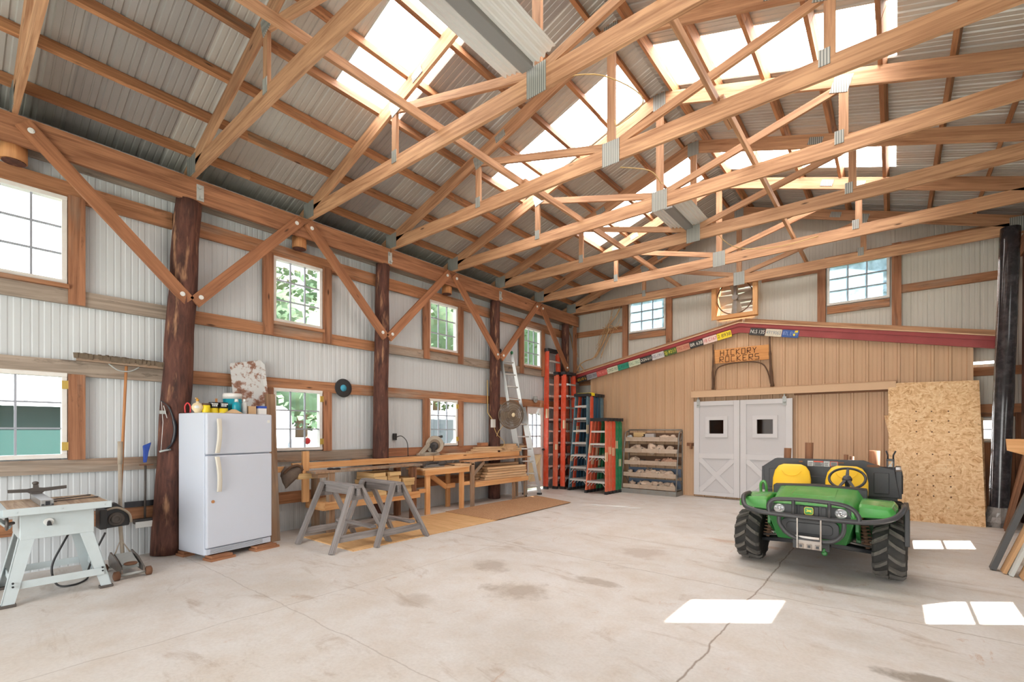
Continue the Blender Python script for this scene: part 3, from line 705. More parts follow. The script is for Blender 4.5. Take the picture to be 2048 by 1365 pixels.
# wall girts
rows = [(4.13, .2, 'highest', 'girt'), (2.97, .165, 'second from the top', 'girt_grey'), (2.19, .17, 'third from the top', 'girt'), (1.11, .15, 'waist-high', 'girt_grey'), (.5, .17, 'lowest', 'girt')]
bays = [(-1.0, 1.9, 'table saw'), (1.9, 4.9, 'refrigerator'), (4.9, 7.9, 'miter saw'), (7.9, 11.0, 'side door')]
for z, h, rn, mt in rows:
    for a, e, bn in bays:
        if bn == 'side door':
            if z < 2: e = 9.15
            elif z == 2.19: e = 11.0
        mm = {('second from the top', 'table saw'): 'girt_grey', ('third from the top', 'table saw'): 'girt_grey', ('second from the top', 'refrigerator'): 'girt', ('waist-high', 'miter saw'): 'trimwood'}.get((rn, bn), mt)
        b = B()
        # keep the boards clear of the window openings they would cross
        gaps = []
        b.bar((-7.045, a+.005, z), (-7.045, e-.005, z), .045, h)
        one('wall_girt', b, M[mm], '%s horizontal wood girt on the left wall, in the %s bay' % (rn, bn), 'girt', 'left wall girts')
for k, (a, e) in enumerate(WY):
    for z0, z1, lv in ((2.89, 4.08, 'upper'), (1.18, 2.12, 'lower')):
        if lv == 'lower' and k == 3: continue
        for u, sd in ((a-.075, 'left'), (e+.075, 'right')):
            b = B(); b.box(-7.05, -6.995, u-.07, u+.07, z0, z1)
            one('window_board', b, M['trimwood'], 'upright board at the %s of the %s left-wall window %s' % (sd, lv, ('by the table saw', 'by the refrigerator', 'by the miter saw', 'by the orange ladder')[k]), 'board', 'window boards')
        if lv == 'lower': continue
        b = B(); b.box(-7.06, -6.97, a-.01, e+.01, 3.05, 3.095)
        one('window_sill', b, M['girt'], 'thin wood sill under the upper left-wall window '+('by the table saw', 'by the refrigerator', 'by the miter saw', 'by the orange ladder')[k], 'sill')
for u, sd in ((9.15, 'left'), (10.05, 'right')):
    b = B(); b.box(-7.05, -6.99, u-.05, u+.05, 0, 2.12); one('door_board', b, M['trimwood'], 'upright board framing the %s of the old side door' % sd, 'board')
# gable girts and studs
for x0, x1, z, nm in ((-7.0, -5.5, 4.81, 'upper rail left of the left gable window'), (-4.25, -3.2, 4.81, 'upper rail between left gable window and fan'), (-2.25, -1.2, 4.81, 'upper rail between fan and right gable window'), (.05, 1.75, 4.95, 'upper rail right of the right gable window'),
                      (-7.0, -5.5, 4.17, 'lower rail left of the left gable window'), (.08, 1.6, 4.15, 'lower rail right of the right gable window'), (-5.35, -4.38, 3.93, 'short rail under the left gable window'), (-1.06, -.07, 3.93, 'short rail under the right gable window'), (-5.4, -4.3, 4.93, 'short rail over the left gable window'), (-1.1, .0, 4.93, 'short rail over the right gable window'),
                      (-6.85, -6.25, 2.83, 'short rail below the license plates by the ladders'), (1.0, 1.85, 2.52, 'short rail right of the tan room, below the roof edge'), (1.0, 1.85, 1.88, 'short rail above the small low gable window')):
    b = B(); b.bar((x0, YB-.03, z), (x1, YB-.03, z), .045, .15); one('gable_girt', b, M['girt'], 'gable wood girt, '+nm, 'girt', 'gable girts')
for x, z0, z1, nm in ((-5.45, 3.3, 4.95, 'left side of the left gable window'), (-4.29, 3.45, 4.95, 'right side of the left gable window'), (-1.15, 3.55, 4.98, 'left side of the right gable window'), (.03, 3.35, 5.02, 'right side of the right gable window')):
    b = B(); b.box(x-.07, x+.07, YB-.09, YB-.02, z0, z1); one('gable_stud', b, M['trimwood'], 'upright board at the '+nm, 'board', 'gable boards')
b = B(); b.box(1.0, 1.85, YB-.04, YB-.02, 0, 1.8)
b2 = B()
for k in range(6):
    x = 1.0+k*.142
    if 1.10 < x+.07 < 1.5: b2.box(x, x+.138, YB-.05, YB-.02, 0, 1.30); b2.box(x, x+.138, YB-.05, YB-.02, 1.74, 1.8)
    else: b2.box(x, x+.138, YB-.05, YB-.02, 0, 1.8)
one('plank_wainscot', b2, M['brownboard'], 'brown upright planking low on the gable behind the wrapped roll', 'planking')

# exhaust fan in its wooden box
t = thing('exhaust_fan', 'big belt fan in a square pine box high on the gable', 'exhaust fan', (-2.74, 11.2, 4.0))
x0, x1, z0, z1 = -3.16, -2.32, 4.03, 4.87
b = B(); b.box(x0, x1, 11.12, YB-.03, z0, z0+.05); b.box(x0, x1, 11.12, YB-.03, z1-.05, z1); b.box(x0, x0+.05, 11.12, YB-.03, z0+.05, z1-.05); b.box(x1-.05, x1, 11.12, YB-.03, z0+.05, z1-.05)
obj('fan_box', b, M['pine'], t, .004)
b = B(); b.box(x0-.05, x0+.04, 11.095, 11.12, z0-.04, z1+.04); b.box(x1-.04, x1+.05, 11.095, 11.12, z0-.04, z1+.04); b.box(x0+.04, x1-.04, 11.096, 11.119, z1-.05, z1+.04); b.box(x0+.04, x1-.04, 11.096, 11.119, z0-.04, z0+.03)
obj('box_frame', b, M['pine'], t)
cx, cz = -2.74, 4.45
b = B(); b.tube([(cx+.37*math.cos(a*PI/16), 11.17, cz+.37*math.sin(a*PI/16)) for a in range(32)], .012, 6, True); obj('fan_ring', b, M['stick'], t)
b = B()
for k in range(4):
    a = k*PI/2+.1; u = V((math.cos(a), 0, math.sin(a))); w = V((-math.sin(a), 0, math.cos(a))); o_ = V((cx, 11.25, cz)); tw = V((0, .05, 0))
    b.hexa([o_+u*.05-w*.06-tw*.6, o_+u*.05+w*.06+tw*.6, o_+u*.05+w*.06+tw*.6+V((0, .004, 0)), o_+u*.05-w*.06-tw*.6+V((0, .004, 0))], [o_+u*.34-w*.11-tw, o_+u*.34+w*.11+tw, o_+u*.34+w*.11+tw+V((0, .004, 0)), o_+u*.34-w*.11-tw+V((0, .004, 0))])
obj('fan_blades', b, M['dustgrey'], t)
b = B(); b.cyl((cx, 11.16, cz), (cx, 11.3, cz), .06); b.box(cx-.03, cx+.03, 11.19, 11.21, z0+.05, z1-.05); obj('fan_motor', b, M['steel'], t)
b = B()
for k in range(7): z = z0+.09+k*.105; b.bar((x0+.06, YB-.02, z), (x1-.06, YB-.02, z), .005, .112, (0, .3, 1))
obj('louvre', b, M['exhaust'], t)
# hanging light fixtures of corrugated metal
def fixture(y0, y1, nm):
    t = thing('light_fixture', 'white ribbed strip light reflector lying on the truss chords '+nm, 'light fixture', (-2.66, (y0+y1)/2, 4.86))
    for s in (-1, 1):
        b = B(); xs = [.055+.25*k/16 for k in range(17)]
        rowa = [(-2.67+s*x, y0, 4.905+.06*(x-.05)/.25+(.02 if (k % 4) in (1, 2) else 0)) for k, x in enumerate(xs)]
        rowb = [(p[0], y1+(R(-.015, .015)), p[2]) for p in rowa]
        for k in range(16): b.face([rowa[k], rowa[k+1], rowb[k+1], rowb[k]]); b.face([(p[0], p[1], p[2]+.003) for p in (rowa[k], rowb[k], rowb[k+1], rowa[k+1])])
        obj('reflector', b, M['fixture'], t)
    b = B(); b.box(-2.735, -2.605, y0, y1-.02, 4.875, 4.93); obj('ballast_channel', b, M['fixgrey'], t, .006, label='grey channel down the middle')
fixture(1.1, 3.54, 'nearest the open front'); fixture(7.05, 8.22, 'nearest the back gable')
# loose wires
for pts, nm in (([(-2.45, 3.6, 4.75), (-2.2, 4.1, 4.95), (-2.0, 4.6, 4.9), (-2.45, 4.95, 5.0), (-2.55, 5.05, 5.15)], 'sagging behind the front light fixture'),
                ([(-2.5, 5.1, 4.6), (-2.35, 5.6, 4.72), (-2.45, 6.2, 4.85), (-2.55, 6.5, 5.0)], 'between the two middle trusses'),
                ([(-2.4, 8.2, 4.95), (-2.1, 8.5, 4.6), (-1.6, 9.2, 4.68), (-1.0, 9.46, 4.8)], 'sagging from the back light fixture')):
    b = B(); b.tube(bez(pts, 6), .006, 6); one('loose_wire', b, M['cordyellow'], 'thin yellowish wire '+nm, 'wire')
# ------------------------------------------------------------------ table saw
t = thing('table_saw', 'pale grey table saw on splayed steel legs with a fence on top', 'table saw', (-6.2, .72, 0))
b = B(); b.box(-6.62, -5.80, .40, 1.065, .792, .828); obj('table_top', b, M['sawtop'], t, .003, label='worn brownish cast table surface')
b = B(); b.box(-5.80, -5.775, .37, 1.075, .775, .835); b.box(-6.62, -5.80, 1.065, 1.075, .785, .83)
for y in (.45, .73, 1.02): b.cyl((-5.775, y, .805), (-5.772, y, .805), .008, n=8)
obj('table_edge', b, M['saw'], t, .002)
b = B(); b.box(-6.62, -5.83, -.1, .40, .806, .828); b.box(-5.83, -5.80, -.1, .40, .765, .83); b.bar((-5.86, .32, .78), (-5.95, .42, .66), .03, .03)
obj('wing', b, M['saw'], t, .003)
b = B(); b.box(-6.46, -5.875, .475, .965, .545, .79); obj('cabinet', b, M['saw'], t, .006)
b = B(); b.cyl((-5.875, .655, .685), (-5.862, .655, .685), .034, n=20); obj('dial_plate', b, M['fixture'], t)
b = B(); b.prism([(.64, .655), (.675, .655), (.665, .69), (.655, .70), (.645, .69)], 'yz', -5.864, -5.835); obj('switch', b, M['black'], t, .003, label='black switch knob')
b = B(); b.cyl((-5.92, .44, .70), (-5.86, .40, .70), .014); b.lathe([(.05, -.01), (.06, 0), (.05, .01)], (-5.90, .40, .70), (0, 1, 0)); obj('crank_wheel', b, M['darkiron'], t)
for x0, y0, x1, y1 in ((-5.88, .52, -5.81, .40), (-5.88, .91, -5.85, 1.05), (-6.44, .53, -6.56, .42), (-6.44, .91, -6.56, 1.03)):
    s = 1 if y1 > y0 else -1; sx = 1 if x1 > x0 else -1
    b = B(); b.hexa([(x0, y0-.05, .56), (x0, y0+.05, .56), (x0-sx*.005, y0+.05, .56), (x0-sx*.005, y0-.05, .56)], [(x1, y1-.04, .02), (x1, y1+.04, .02), (x1-sx*.005, y1+.04, .02), (x1-sx*.005, y1-.04, .02)])
    b.hexa([(x0, y0+s*.05, .56), (x0-sx*.08, y0+s*.05, .56), (x0-sx*.08, y0+s*.045, .56), (x0, y0+s*.045, .56)], [(x1, y1+s*.04, .02), (x1-sx*.05, y1+s*.04, .02), (x1-sx*.05, y1+s*.035, .02), (x1, y1+s*.035, .02)])
    lg = obj('leg', b, M['saw'], t)
    b = B(); b.box(x1-.055 if sx > 0 else x1-.01, x1+.01 if sx > 0 else x1+.055, y1-.05, y1+.05, 0, .025); obj('foot', b, M['darkiron'], lg, .003, label='dark rubber foot')
    b = B()
    for z in (.17, .2): b.cyl((x1-sx*.006, y1-s*.03, z), (x1+sx*.012, y1-s*.03, z), .008, n=8)
    obj('bolt', b, M['black'], lg)
b = B(); b.box(-5.845, -5.84, .43, 1.03, .135, .20); b.box(-6.55, -6.545, .44, 1.02, .135, .20); b.box(-6.545, -5.845, .432, .437, .135, .2); b.box(-6.545, -5.845, 1.02, 1.025, .135, .2); obj('stretcher', b, M['saw'], t)
b = B(); b.box(-6.4, -6.2, 1.06, 1.12, .5, .7)
b.prism([(1.12, .48), (1.33, .49), (1.34, .62), (1.22, .74), (1.08, .70)], 'yz', -6.46, -6.36)
obj('motor_cover', b, M['black'], t, .01, label='black belt and motor cover hanging off the back')
b = B(); b.lathe([(.05, 0), (.05, .015), (.025, .02), (.02, .0)], (-6.36, 1.22, .57), (1, 0, 0), 20); b.lathe([(.072, 0), (.072, .006), (.055, .008)], (-6.36, 1.22, .57), (1, 0, 0), 20); obj('pulley_boss', b, M['darkiron'], t)
b = B(); b.tube(bez([(-6.36, 1.10, .66), (-6.34, 1.22, .69), (-6.34, 1.32, .62), (-6.34, 1.34, .52)], 6), .012, 8); b.cyl((-6.6, 1.18, .62), (-6.46, 1.18, .62), .09); obj('motor', b, M['dustgrey'], t)
b = B(); b.tube(bez([(-6.3, .88, .56), (-6.28, .8, .4), (-6.25, .72, .2), (-6.2, .75, .03), (-6.15, .86, .012), (-6.3, .98, .012), (-6.4, 1.0, .06), (-6.35, 1.05, .25), (-6.3, 1.12, .45)], 8), .009, 8); obj('power_cord', b, M['black'], t, label='black power cord drooping under the saw')
t2 = thing('rip_fence', 'aluminium rip fence with a dark T-shaped head, lying on the table saw', 'saw fence', (-6.2, .62, .83))
b = B(); b.box(-6.50, -5.83, .60, .685, .829, .885); obj('fence_rail', b, M['alum'], t2, .003)
b = B(); b.box(-5.829, -5.826, .63, .66, .84, .875); b.box(-5.829, -5.8265, .605, .622, .84, .85); b.box(-5.829, -5.8265, .668, .682, .84, .85); obj('fence_slots', b, M['canblack'], t2)
b = B(); b.prism([(.45, .905), (.58, .90), (.60, .885), (.68, .885), (.70, .90), (.86, .915), (.86, .945), (.70, .935), (.66, .94), (.655, .975), (.62, .975), (.62, .94), (.58, .932), (.45, .935)], 'yz', -6.56, -6.53); b.box(-6.55, -6.48, .60, .68, .829, .90); b.blob((-6.545, .637, .985), (.025, .025, .02), 2); obj('fence_head', b, M['darkiron'], t2)
for (x0, y0), (x1, y1), nm in (((-6.3, .72), (-6.45, 1.0), 'nearer the wall'), ((-6.15, .74), (-6.22, 1.02), 'nearer the front edge')):
    b = B(); b.bar((x0, y0, .836), (x1, y1, .836), .014, .008); d = (V((x1, y1, 0))-V((x0, y0, 0))).normalized()
    for p, q in (((x0, y0), -1), ((x1, y1), 1)): b.tube([(p[0]+d.x*q*.015+.015*math.cos(a*PI/5), p[1]+d.y*q*.015+.015*math.sin(a*PI/5), .836) for a in range(10)], .006, 6, True)
    one('wrench', b, M['darkiron'], 'dark arbor wrench lying on the table saw, '+nm, 'wrench')

# ------------------------------------------------------------------ floor jack
t = thing('floor_jack', 'rusty trolley floor jack with a long upright handle', 'floor jack', (-6.3, 1.3, 0))
b = B()
for yy in (1.2, 1.38): b.prism([(-6.55, .05), (-6.02, .05), (-6.02, .10), (-6.25, .17), (-6.5, .2), (-6.58, .13)], 'xz', yy-.008, yy+.008)
b.box(-6.45, -6.4, 1.2, 1.38, .08, .16)
obj('side_plates', b, M['steel'], t, .003)
b = B(); b.hexa([(-6.42, 1.22, .12), (-6.12, 1.22, .08), (-6.12, 1.36, .08), (-6.42, 1.36, .12)], [(-6.42, 1.22, .19), (-6.12, 1.22, .12), (-6.12, 1.36, .12), (-6.42, 1.36, .19)]); obj('lift_arm', b, M['galv'], t, .004, label='pale worn cover plate')
b = B(); b.lathe([(.0, 0), (.05, 0), (.06, .012), (.05, .02)], (-6.12, 1.29, .12), (0, 0, 1), 20); obj('saddle', b, M['rust'], t)
for x, y, r in ((-6.03, 1.16, .045), (-6.03, 1.42, .045), (-6.5, 1.15, .04), (-6.5, 1.43, .04)):
    b = B(); b.lathe([(r*.6, -.028), (r, -.02), (r, .02), (r*.6, .028)], (x, y, r), (0, 1, 0), 18); obj('wheel', b, M['rust'], t)
b = B(); b.cyl((-6.03, 1.16, .045), (-6.03, 1.42, .045), .014); b.cyl((-6.5, 1.15, .04), (-6.5, 1.43, .04), .012); obj('axle', b, M['galv'], t)
b = B(); b.tube([(-6.45, 1.29, .17), (-6.62, 1.305, .45), (-6.66, 1.31, 1.15)], .018, 10); b.tube([(-6.66, 1.31, 1.13), (-6.675, 1.315, 1.38)], .023, 10)
b.tube([(-6.44, 1.22, .17), (-6.53, 1.29, .32), (-6.44, 1.36, .17)], .008, 6)
obj('handle', b, M['dustgrey'], t, label='long grey-brown tube handle')

# ------------------------------------------------------------------ wall-hung tools
t = thing('push_broom', 'wide push broom hung upside down above the table saw end window', 'broom', (-6.95, 1.4, .7))
b = B(); b.bar((-6.93, .99, 2.285), (-6.93, 1.80, 2.265), .07, .035); obj('broom_block', b, M['oldboard'], t)
b = B(); n0 = 0
for k in range(41):
    y = .985+.82*k/40
    b.bar((-6.93+R(-.006, .006), y, 2.295-.02*k/40), (-6.92+R(-.01, .01), y+R(-.005, .005), 2.352-.02*k/40), .075, .026, (0, 1, 0), 0, .085, .028)
obj('bristles', b, M['bristle'], t, label='dense grey-brown bristles')
b = B(); b.tube([(-6.93, 1.42, 2.25), (-6.92, 1.405, 1.9), (-6.90, 1.36, .72)], [.014, .014, .016], 10); obj('broom_handle', b, M['handlewood'], t)
b = B(); b.tube(bez([(-6.92, 1.26, 2.26), (-6.91, 1.33, 2.20), (-6.91, 1.40, 2.185), (-6.91, 1.47, 2.20), (-6.92, 1.54, 2.25)], 5), .008, 6); obj('brace_wire', b, M['galv'], t)
t = thing('floor_scraper', 'long-handled floor scraper with a blue grip and pale head, hung beside the post', 'scraper', (-6.95, 1.6, .36))
b = B(); b.cyl((-6.95, 1.60, .45), (-6.95, 1.605, 1.1), .012); obj('rod', b, M['darkiron'], t)
b = B(); b.prism([(1.585, 1.12), (1.615, 1.12), (1.635, 1.25), (1.66, 1.36), (1.62, 1.34), (1.58, 1.32), (1.585, 1.25)], 'yz', -6.97, -6.935); obj('grip', b, M['bluetool'], t, .006, label='bright blue hand grip')
b = B(); b.box(-6.97, -6.93, 1.55, 1.68, 1.085, 1.10); obj('grip_bar', b, M['rust'], t)
b = B(); b.box(-6.99, -6.91, 1.49, 1.75, .40, .455); obj('head', b, M['toolblack'], t, .005); b = B(); b.box(-6.912, -6.895, 1.5, 1.74, .355, .425); obj('head_plate', b, M['fixture'], t, .003, label='pale front plate')
b = B(); b.box(-7.02, -6.985, 1.42, 1.8, .595, .66); one('black_strip', b, M['canblack'], 'black rubber strip lying on the lowest girt, left of the log post', 'strip')
t = thing('archery_bow', 'dark recurve bow hung by its string on the log post', 'bow', (-6.75, 1.75, 1.24))
b = B(); b.tube(bez([(-6.78, 1.715, 1.86), (-6.76, 1.79, 1.78), (-6.745, 1.835, 1.62), (-6.74, 1.845, 1.5), (-6.74, 1.82, 1.36), (-6.74, 1.76, 1.28), (-6.74, 1.70, 1.25)], 6), [.006]*6+[.012]*6+[.02]*6+[.018]*6+[.012]*6+[.008]*7, 8); obj('limbs', b, M['canblack'], t)
b = B(); b.tube([(-6.78, 1.72, 1.85), (-6.76, 1.73, 1.6), (-6.74, 1.705, 1.25)], .003, 6); b.tube([(-6.775, 1.74, 1.8), (-6.74, 1.765, 1.65)], .004, 6); obj('bowstring', b, M['fixture'], t)
b = B(); b.box(-6.79, -6.765, 1.70, 1.76, 1.70, 1.74); b.tube([(-6.74, 1.69, 1.25), (-6.735, 1.74, 1.265), (-6.735, 1.80, 1.275)], .012, 6); obj('fittings', b, M['galv'], t)

# ------------------------------------------------------------------ refrigerator
fx, fy = -6.09, 1.97; fw_, fd_, fh0, fh1 = .80, .62, .06, 1.71
fa = -math.atan2(.13, .79)           # turned a little
FM = Matrix.Translation((fx, fy, 0)) @ Matrix.Rotation(math.atan2(.79, -.13)-PI/2, 4, 'Z')   # local: +y along the front, -x into the fridge
t = thing('refrigerator', 'white top-freezer refrigerator standing on wood blocks against the log post', 'refrigerator', tuple(FM @ V((-.3, .4, .06))))
def fo(name, b, mat, parent, bev=0, label=None): b.xf(FM); return obj(name, b, mat, parent, bev, label)
b = B(); b.box(-fd_, -.055, 0, fw_, fh0+.0, fh1); fo('cabinet', b, M['appliance'], t, .012)
b = B(); b.box(-.05, 0, .003, fw_-.003, 1.225, fh1-.005); d1 = fo('freezer_door', b, M['appliance'], t, .014)
b = B(); b.box(-.05, 0, .003, fw_-.003, .145, 1.212); d2 = fo('fridge_door', b, M['appliance'], t, .014)
def hnd(z0, z1, far):
    b = B(); zz = [z0+(z1-z0)*k/8 for k in range(9)]
    pts = [(.012+.045*math.sin(PI*min(1, .12+.8*k/8)) if True else 0, .105+(.022*(1-k/8) if far else .022*k/8), z) for k, z in enumerate(zz)]
    rings = [[(x-.008, y-.027, z), (x+.012, y-.021, z), (x+.012, y+.021, z), (x-.008, y+.027, z)] for x, y, z in pts]
    b.loft(rings); return b
fo('door_handle', hnd(1.24, 1.64, False), M['yellowed'], d1, .004, 'yellowed plastic handle'); fo('door_handle', hnd(.79, 1.20, True), M['yellowed'], d2, .004, 'yellowed plastic handle')
b = B(); b.box(.0, .004, fw_-.07, fw_-.035, 1.60, 1.635); fo('badge', b, M['fixture'], d1)
b = B(); b.cyl((0, .07, .68), (.006, .07, .68), .018, n=12); fo('stain_spot', b, M['handlewood'], d2, 0, 'small orange stain')
b = B(); b.box(-.06, -.02, .01, fw_-.01, .07, .135)
for k in range(4): b.box(-.02, -.012, .05, fw_-.12, .078+k*.013, .084+k*.013)
fo('toe_grille', b, M['appliance'], t)
b = B(); b.box(-.0195, -.019, .05, fw_-.12, .075, .128); fo('grille_slots', b, M['fixgrey'], t)
for (xa, xb, ya, yb, ang, nm) in ((-.12, .06, .02, .3, .2, 'front left'), (-.1, .06, .55, .86, .1, 'front right'), (-.62, -.45, -.03, .1, 0, 'rear left')):
    b = B(); b.box(xa, xb, ya, yb, .0, .028); b.box(xa+.01, xb-.015, ya+.02, yb-.03, .029, .055); b.xf(FM)
    one('wood_block', b, M['beam'], 'rough wood shim stack under the %s of the refrigerator' % nm, 'block')
FT = fh1
def on(x, y, z=0): return FM @ V((x, y, FT+z+.002))
# things on top of the fridge (local x into the fridge, y along the front)
t = thing('loop_hook', 'red plastic-coated loop hook standing on the refrigerator, leftmost', 'hook', on(-.42, .03))
b = B(); b.tube(bez([on(-.5, .02, .004), on(-.5, .015, .08), on(-.47, .03, .12), on(-.44, .045, .08), on(-.44, .045, .004)], 6), .008, 8); obj('loop', b, M['clampred'], t)
t = thing('soap_bottle', 'cream pump soap bottle with a blue-printed label, on the refrigerator', 'bottle', on(-.3, .055))
p = on(-.3, .055); b = B(); b.lathe([(.03, 0), (.035, .012), (.06, .05), (.062, .075), (.04, .11), (.014, .122), (.014, .14)], p, n=24); obj('bottle', b, M['cream'], t)
b = B(); b.cyl(p+V((0, 0, .138)), p+V((0, 0, .16)), .017); b.tube([p+V((0, 0, .16)), p+V((0, 0, .172)), p+V((.03, -.03, .17))], .006, 8); obj('pump', b, M['amber'], t, label='amber pump top')
b = B(); b.blob(p+V((.038, -.012, .066)), (.026, .036, .026), 2); obj('bottle_label', b, M['fixture'], t, label='pale oval label with blue print')
t = thing('yellow_jar', 'yellow-labelled jar with a dark lid, on the refrigerator beside the soap', 'jar', on(-.27, .135)); p = on(-.27, .135)
b = B(); b.lathe([(.04, 0), (.043, .01), (.043, .085), (.038, .094)], p, n=24); obj('jar', b, M['canyellow'], t); b = B(); b.lathe([(.041, .093), (.042, .115), (0, .115)], p, n=24); obj('lid', b, M['stick'], t)
for k, (y, nm) in enumerate(((.235, 'left'), (.335, 'right'))):
    p = on(-.3+.03*k, y); t = thing('coffee_can', 'black and yellow can on the refrigerator, %s of the pair' % nm, 'can', p, 'black and yellow cans')
    b = B(); b.lathe([(.05, 0), (.051, .004), (.051, .062)], p, n=28); obj('can_band', b, M['canyellow'], t, label='yellow lower band'); b = B(); b.lathe([(.051, .062), (.051, .13), (.0495, .134), (0, .131)], p, n=28); obj('can_body', b, M['canblack'], t)
    b = B()
    for q in range(3): b.box(p.x+.05, p.x+.0525, p.y-.03+.02*q-.008*k, p.y-.016+.02*q-.008*k, p.z+.082, p.z+.1)
    for q in range(4): b.box(p.x+.05, p.x+.0525, p.y-.036+.018*q, p.y-.022+.018*q, p.z+.104, p.z+.12)
    obj('label_marks', b, M['fixture'], t, label='white block lettering marks')
b = B(); b.bar(on(-.36, .30, .0), on(-.36, .30, .185), .022, .02); one('wood_peg', b, M['handlewood'], 'small wooden peg standing behind the black and yellow cans', 'peg')
b = B(); p = on(-.1, .37); b.prism([(p.y-.1, p.z), (p.y+.09, p.z), (p.y+.01, p.z+.045), (p.y-.02, p.z+.048)], 'yz', p.x-.04, p.x+.03); one('wood_wedge', b, M['lumber'], 'low wooden wedge on the refrigerator in front of the cans', 'wedge')
p = on(-.40, .52); t = thing('white_bucket', 'white plastic tub with a teal label, tallest container on the refrigerator', 'bucket', p)
b = B(); b.lathe([(.095, 0), (.105, .2), (.108, .2), (.11, .24), (.104, .262), (0, .262)], p, n=32); obj('tub', b, M['white'], t); b = B(); b.lathe([(.099, .03), (.1065, .19)], p, n=32); obj('tub_label', b, M['teal'], t, label='teal printed label')
b = B(); b.tube(bez([p+V((.07, -.08, .22)), p+V((.1, 0, .15)), p+V((.07, .085, .22))], 8), .004, 6); obj('bail', b, M['galv'], t)
p = on(-.2, .455); t = thing('teal_bottle', 'teal bottle with a pale slanted cap, in front of the white tub', 'bottle', p)
b = B(); b.lathe([(.042, 0), (.047, .01), (.047, .1), (.04, .13), (.022, .145)], p, n=24); obj('bottle', b, M['teal'], t); b = B(); b.lathe([(.023, .144), (.02, .18), (0, .185)], p, n=16); obj('cap', b, M['fixture'], t)
p = on(-.2, .555); t = thing('spray_can', 'slim pale grey spray can beside the teal bottle on the refrigerator', 'can', p)
b = B(); b.lathe([(.03, 0), (.032, .01), (.032, .13), (.018, .15)], p, n=20); obj('can', b, M['cleargrey'], t); b = B(); b.lathe([(.017, .15), (.016, .185), (0, .19)], p, n=16); obj('cap', b, M['fixture'], t)
p = on(-.45, .68); b = B(); b.box(p.x-.03, p.x+.03, p.y-.035, p.y+.035, p.z, p.z+.16); one('navy_carton', b, M['navy'], 'small dark blue carton behind the cardboard box on the refrigerator', 'carton', bev=.003)
p = on(-.22, .60); b = B(); b.box(p.x-.05, p.x+.05, p.y-.0, p.y+.09, p.z, p.z+.1); one('cardboard_box', b, M['card'], 'small plain cardboard box on the refrigerator', 'box', bev=.002)
# the little blue and white box sits at the right-hand front of the top
p = on(-.14, .745); t = thing('tissue_box', 'small blue and white carton, rightmost on the refrigerator', 'carton', p)
b = B(); b.box(p.x-.05, p.x+.03, p.y-.045, p.y+.05, p.z, p.z+.075); obj('carton', b, M['white'], t, .002); b = B(); b.box(p.x-.051, p.x+.031, p.y-.046, p.y+.051, p.z+.0751, p.z+.105); obj('carton_top', b, M['bluetool'], t, label='blue upper band')
# rusty sheet leaning behind, grey board beside
b = B(); b.hexa([(-6.86, 2.60, 1.2), (-6.86, 3.05, 1.2), (-6.855, 3.05, 1.2), (-6.855, 2.60, 1.2)], [(-6.97, 2.53, 2.41), (-6.97, 2.93, 2.50), (-6.965, 2.93, 2.50), (-6.965, 2.53, 2.41)])
b.hexa([(-6.86, 3.05, 1.2), (-6.83, 3.06, 1.2), (-6.83, 3.055, 1.2), (-6.855, 3.045, 1.2)], [(-6.97, 2.93, 2.50), (-6.95, 2.98, 2.44), (-6.95, 2.975, 2.44), (-6.965, 2.925, 2.5)])
b.bar((-6.86, 2.7, 0.0), (-6.87, 2.7, 1.21), .03, .03)
one('rusty_sheet', b, M['rusty'], 'white-painted rusty metal sheet standing behind the refrigerator', 'metal sheet')
b = B(); b.bar((-6.52, 2.93, 0), (-6.66, 2.92, 2.0), .12, .045, (1, 0, 0)); one('leaning_board', b, M['oldboard'], 'tall grey weathered board leaning upright at the refrigerator right side', 'board')
# vinyl record
t = thing('vinyl_record', 'black vinyl record with a blue centre label on the left wall', 'record', (-7.0, 4.23, 2.05))
b = B(); b.lathe([(.0, 0), (.152, 0), (.152, .004), (.14, .006), (.06, .005), (.0, .005)], (-7.018, 4.25, 2.20), (1, 0, 0), 48); obj('disc', b, M['vinyl'], t)
b = B(); b.lathe([(.0, .005), (.055, .006), (.055, .0065), (0, .007)], (-7.018, 4.25, 2.20), (1, 0, 0), 32); obj('record_label', b, M['labelblue'], t, label='blue patterned centre label')

# ------------------------------------------------------------------ benches
t = thing('wall_counter', 'long bright pine counter fixed along the left wall under the windows', 'counter', (-6.8, 5.9, .9))
b = B(); b.box(-6.73, -6.69, 3.25, 5.9, .94, 1.03); obj('front_rail', b, M['pine'], t); b = B(); b.box(-6.73, -6.69, 5.92, 8.5, .93, 1.03); obj('front_rail', b, M['pine'], t)
for ya, yb_ in ((4.4, 4.74), (5.06, 7.72), (8.02, 8.5)):
    b = B(); b.box(-7.02, -6.73, ya, yb_, 1.0, 1.025); obj('counter_board', b, M['benchtop'], t)
b = B(); b.box(-6.69, -6.65, 3.38, 3.48, .46, 1.2); obj('upright', b, M['pine'], t, label='upright pine board at the left end')
b = B(); b.box(-6.69, -6.62, 3.30, 3.75, .80, .88); obj('cleat', b, M['yellowpine'], t)
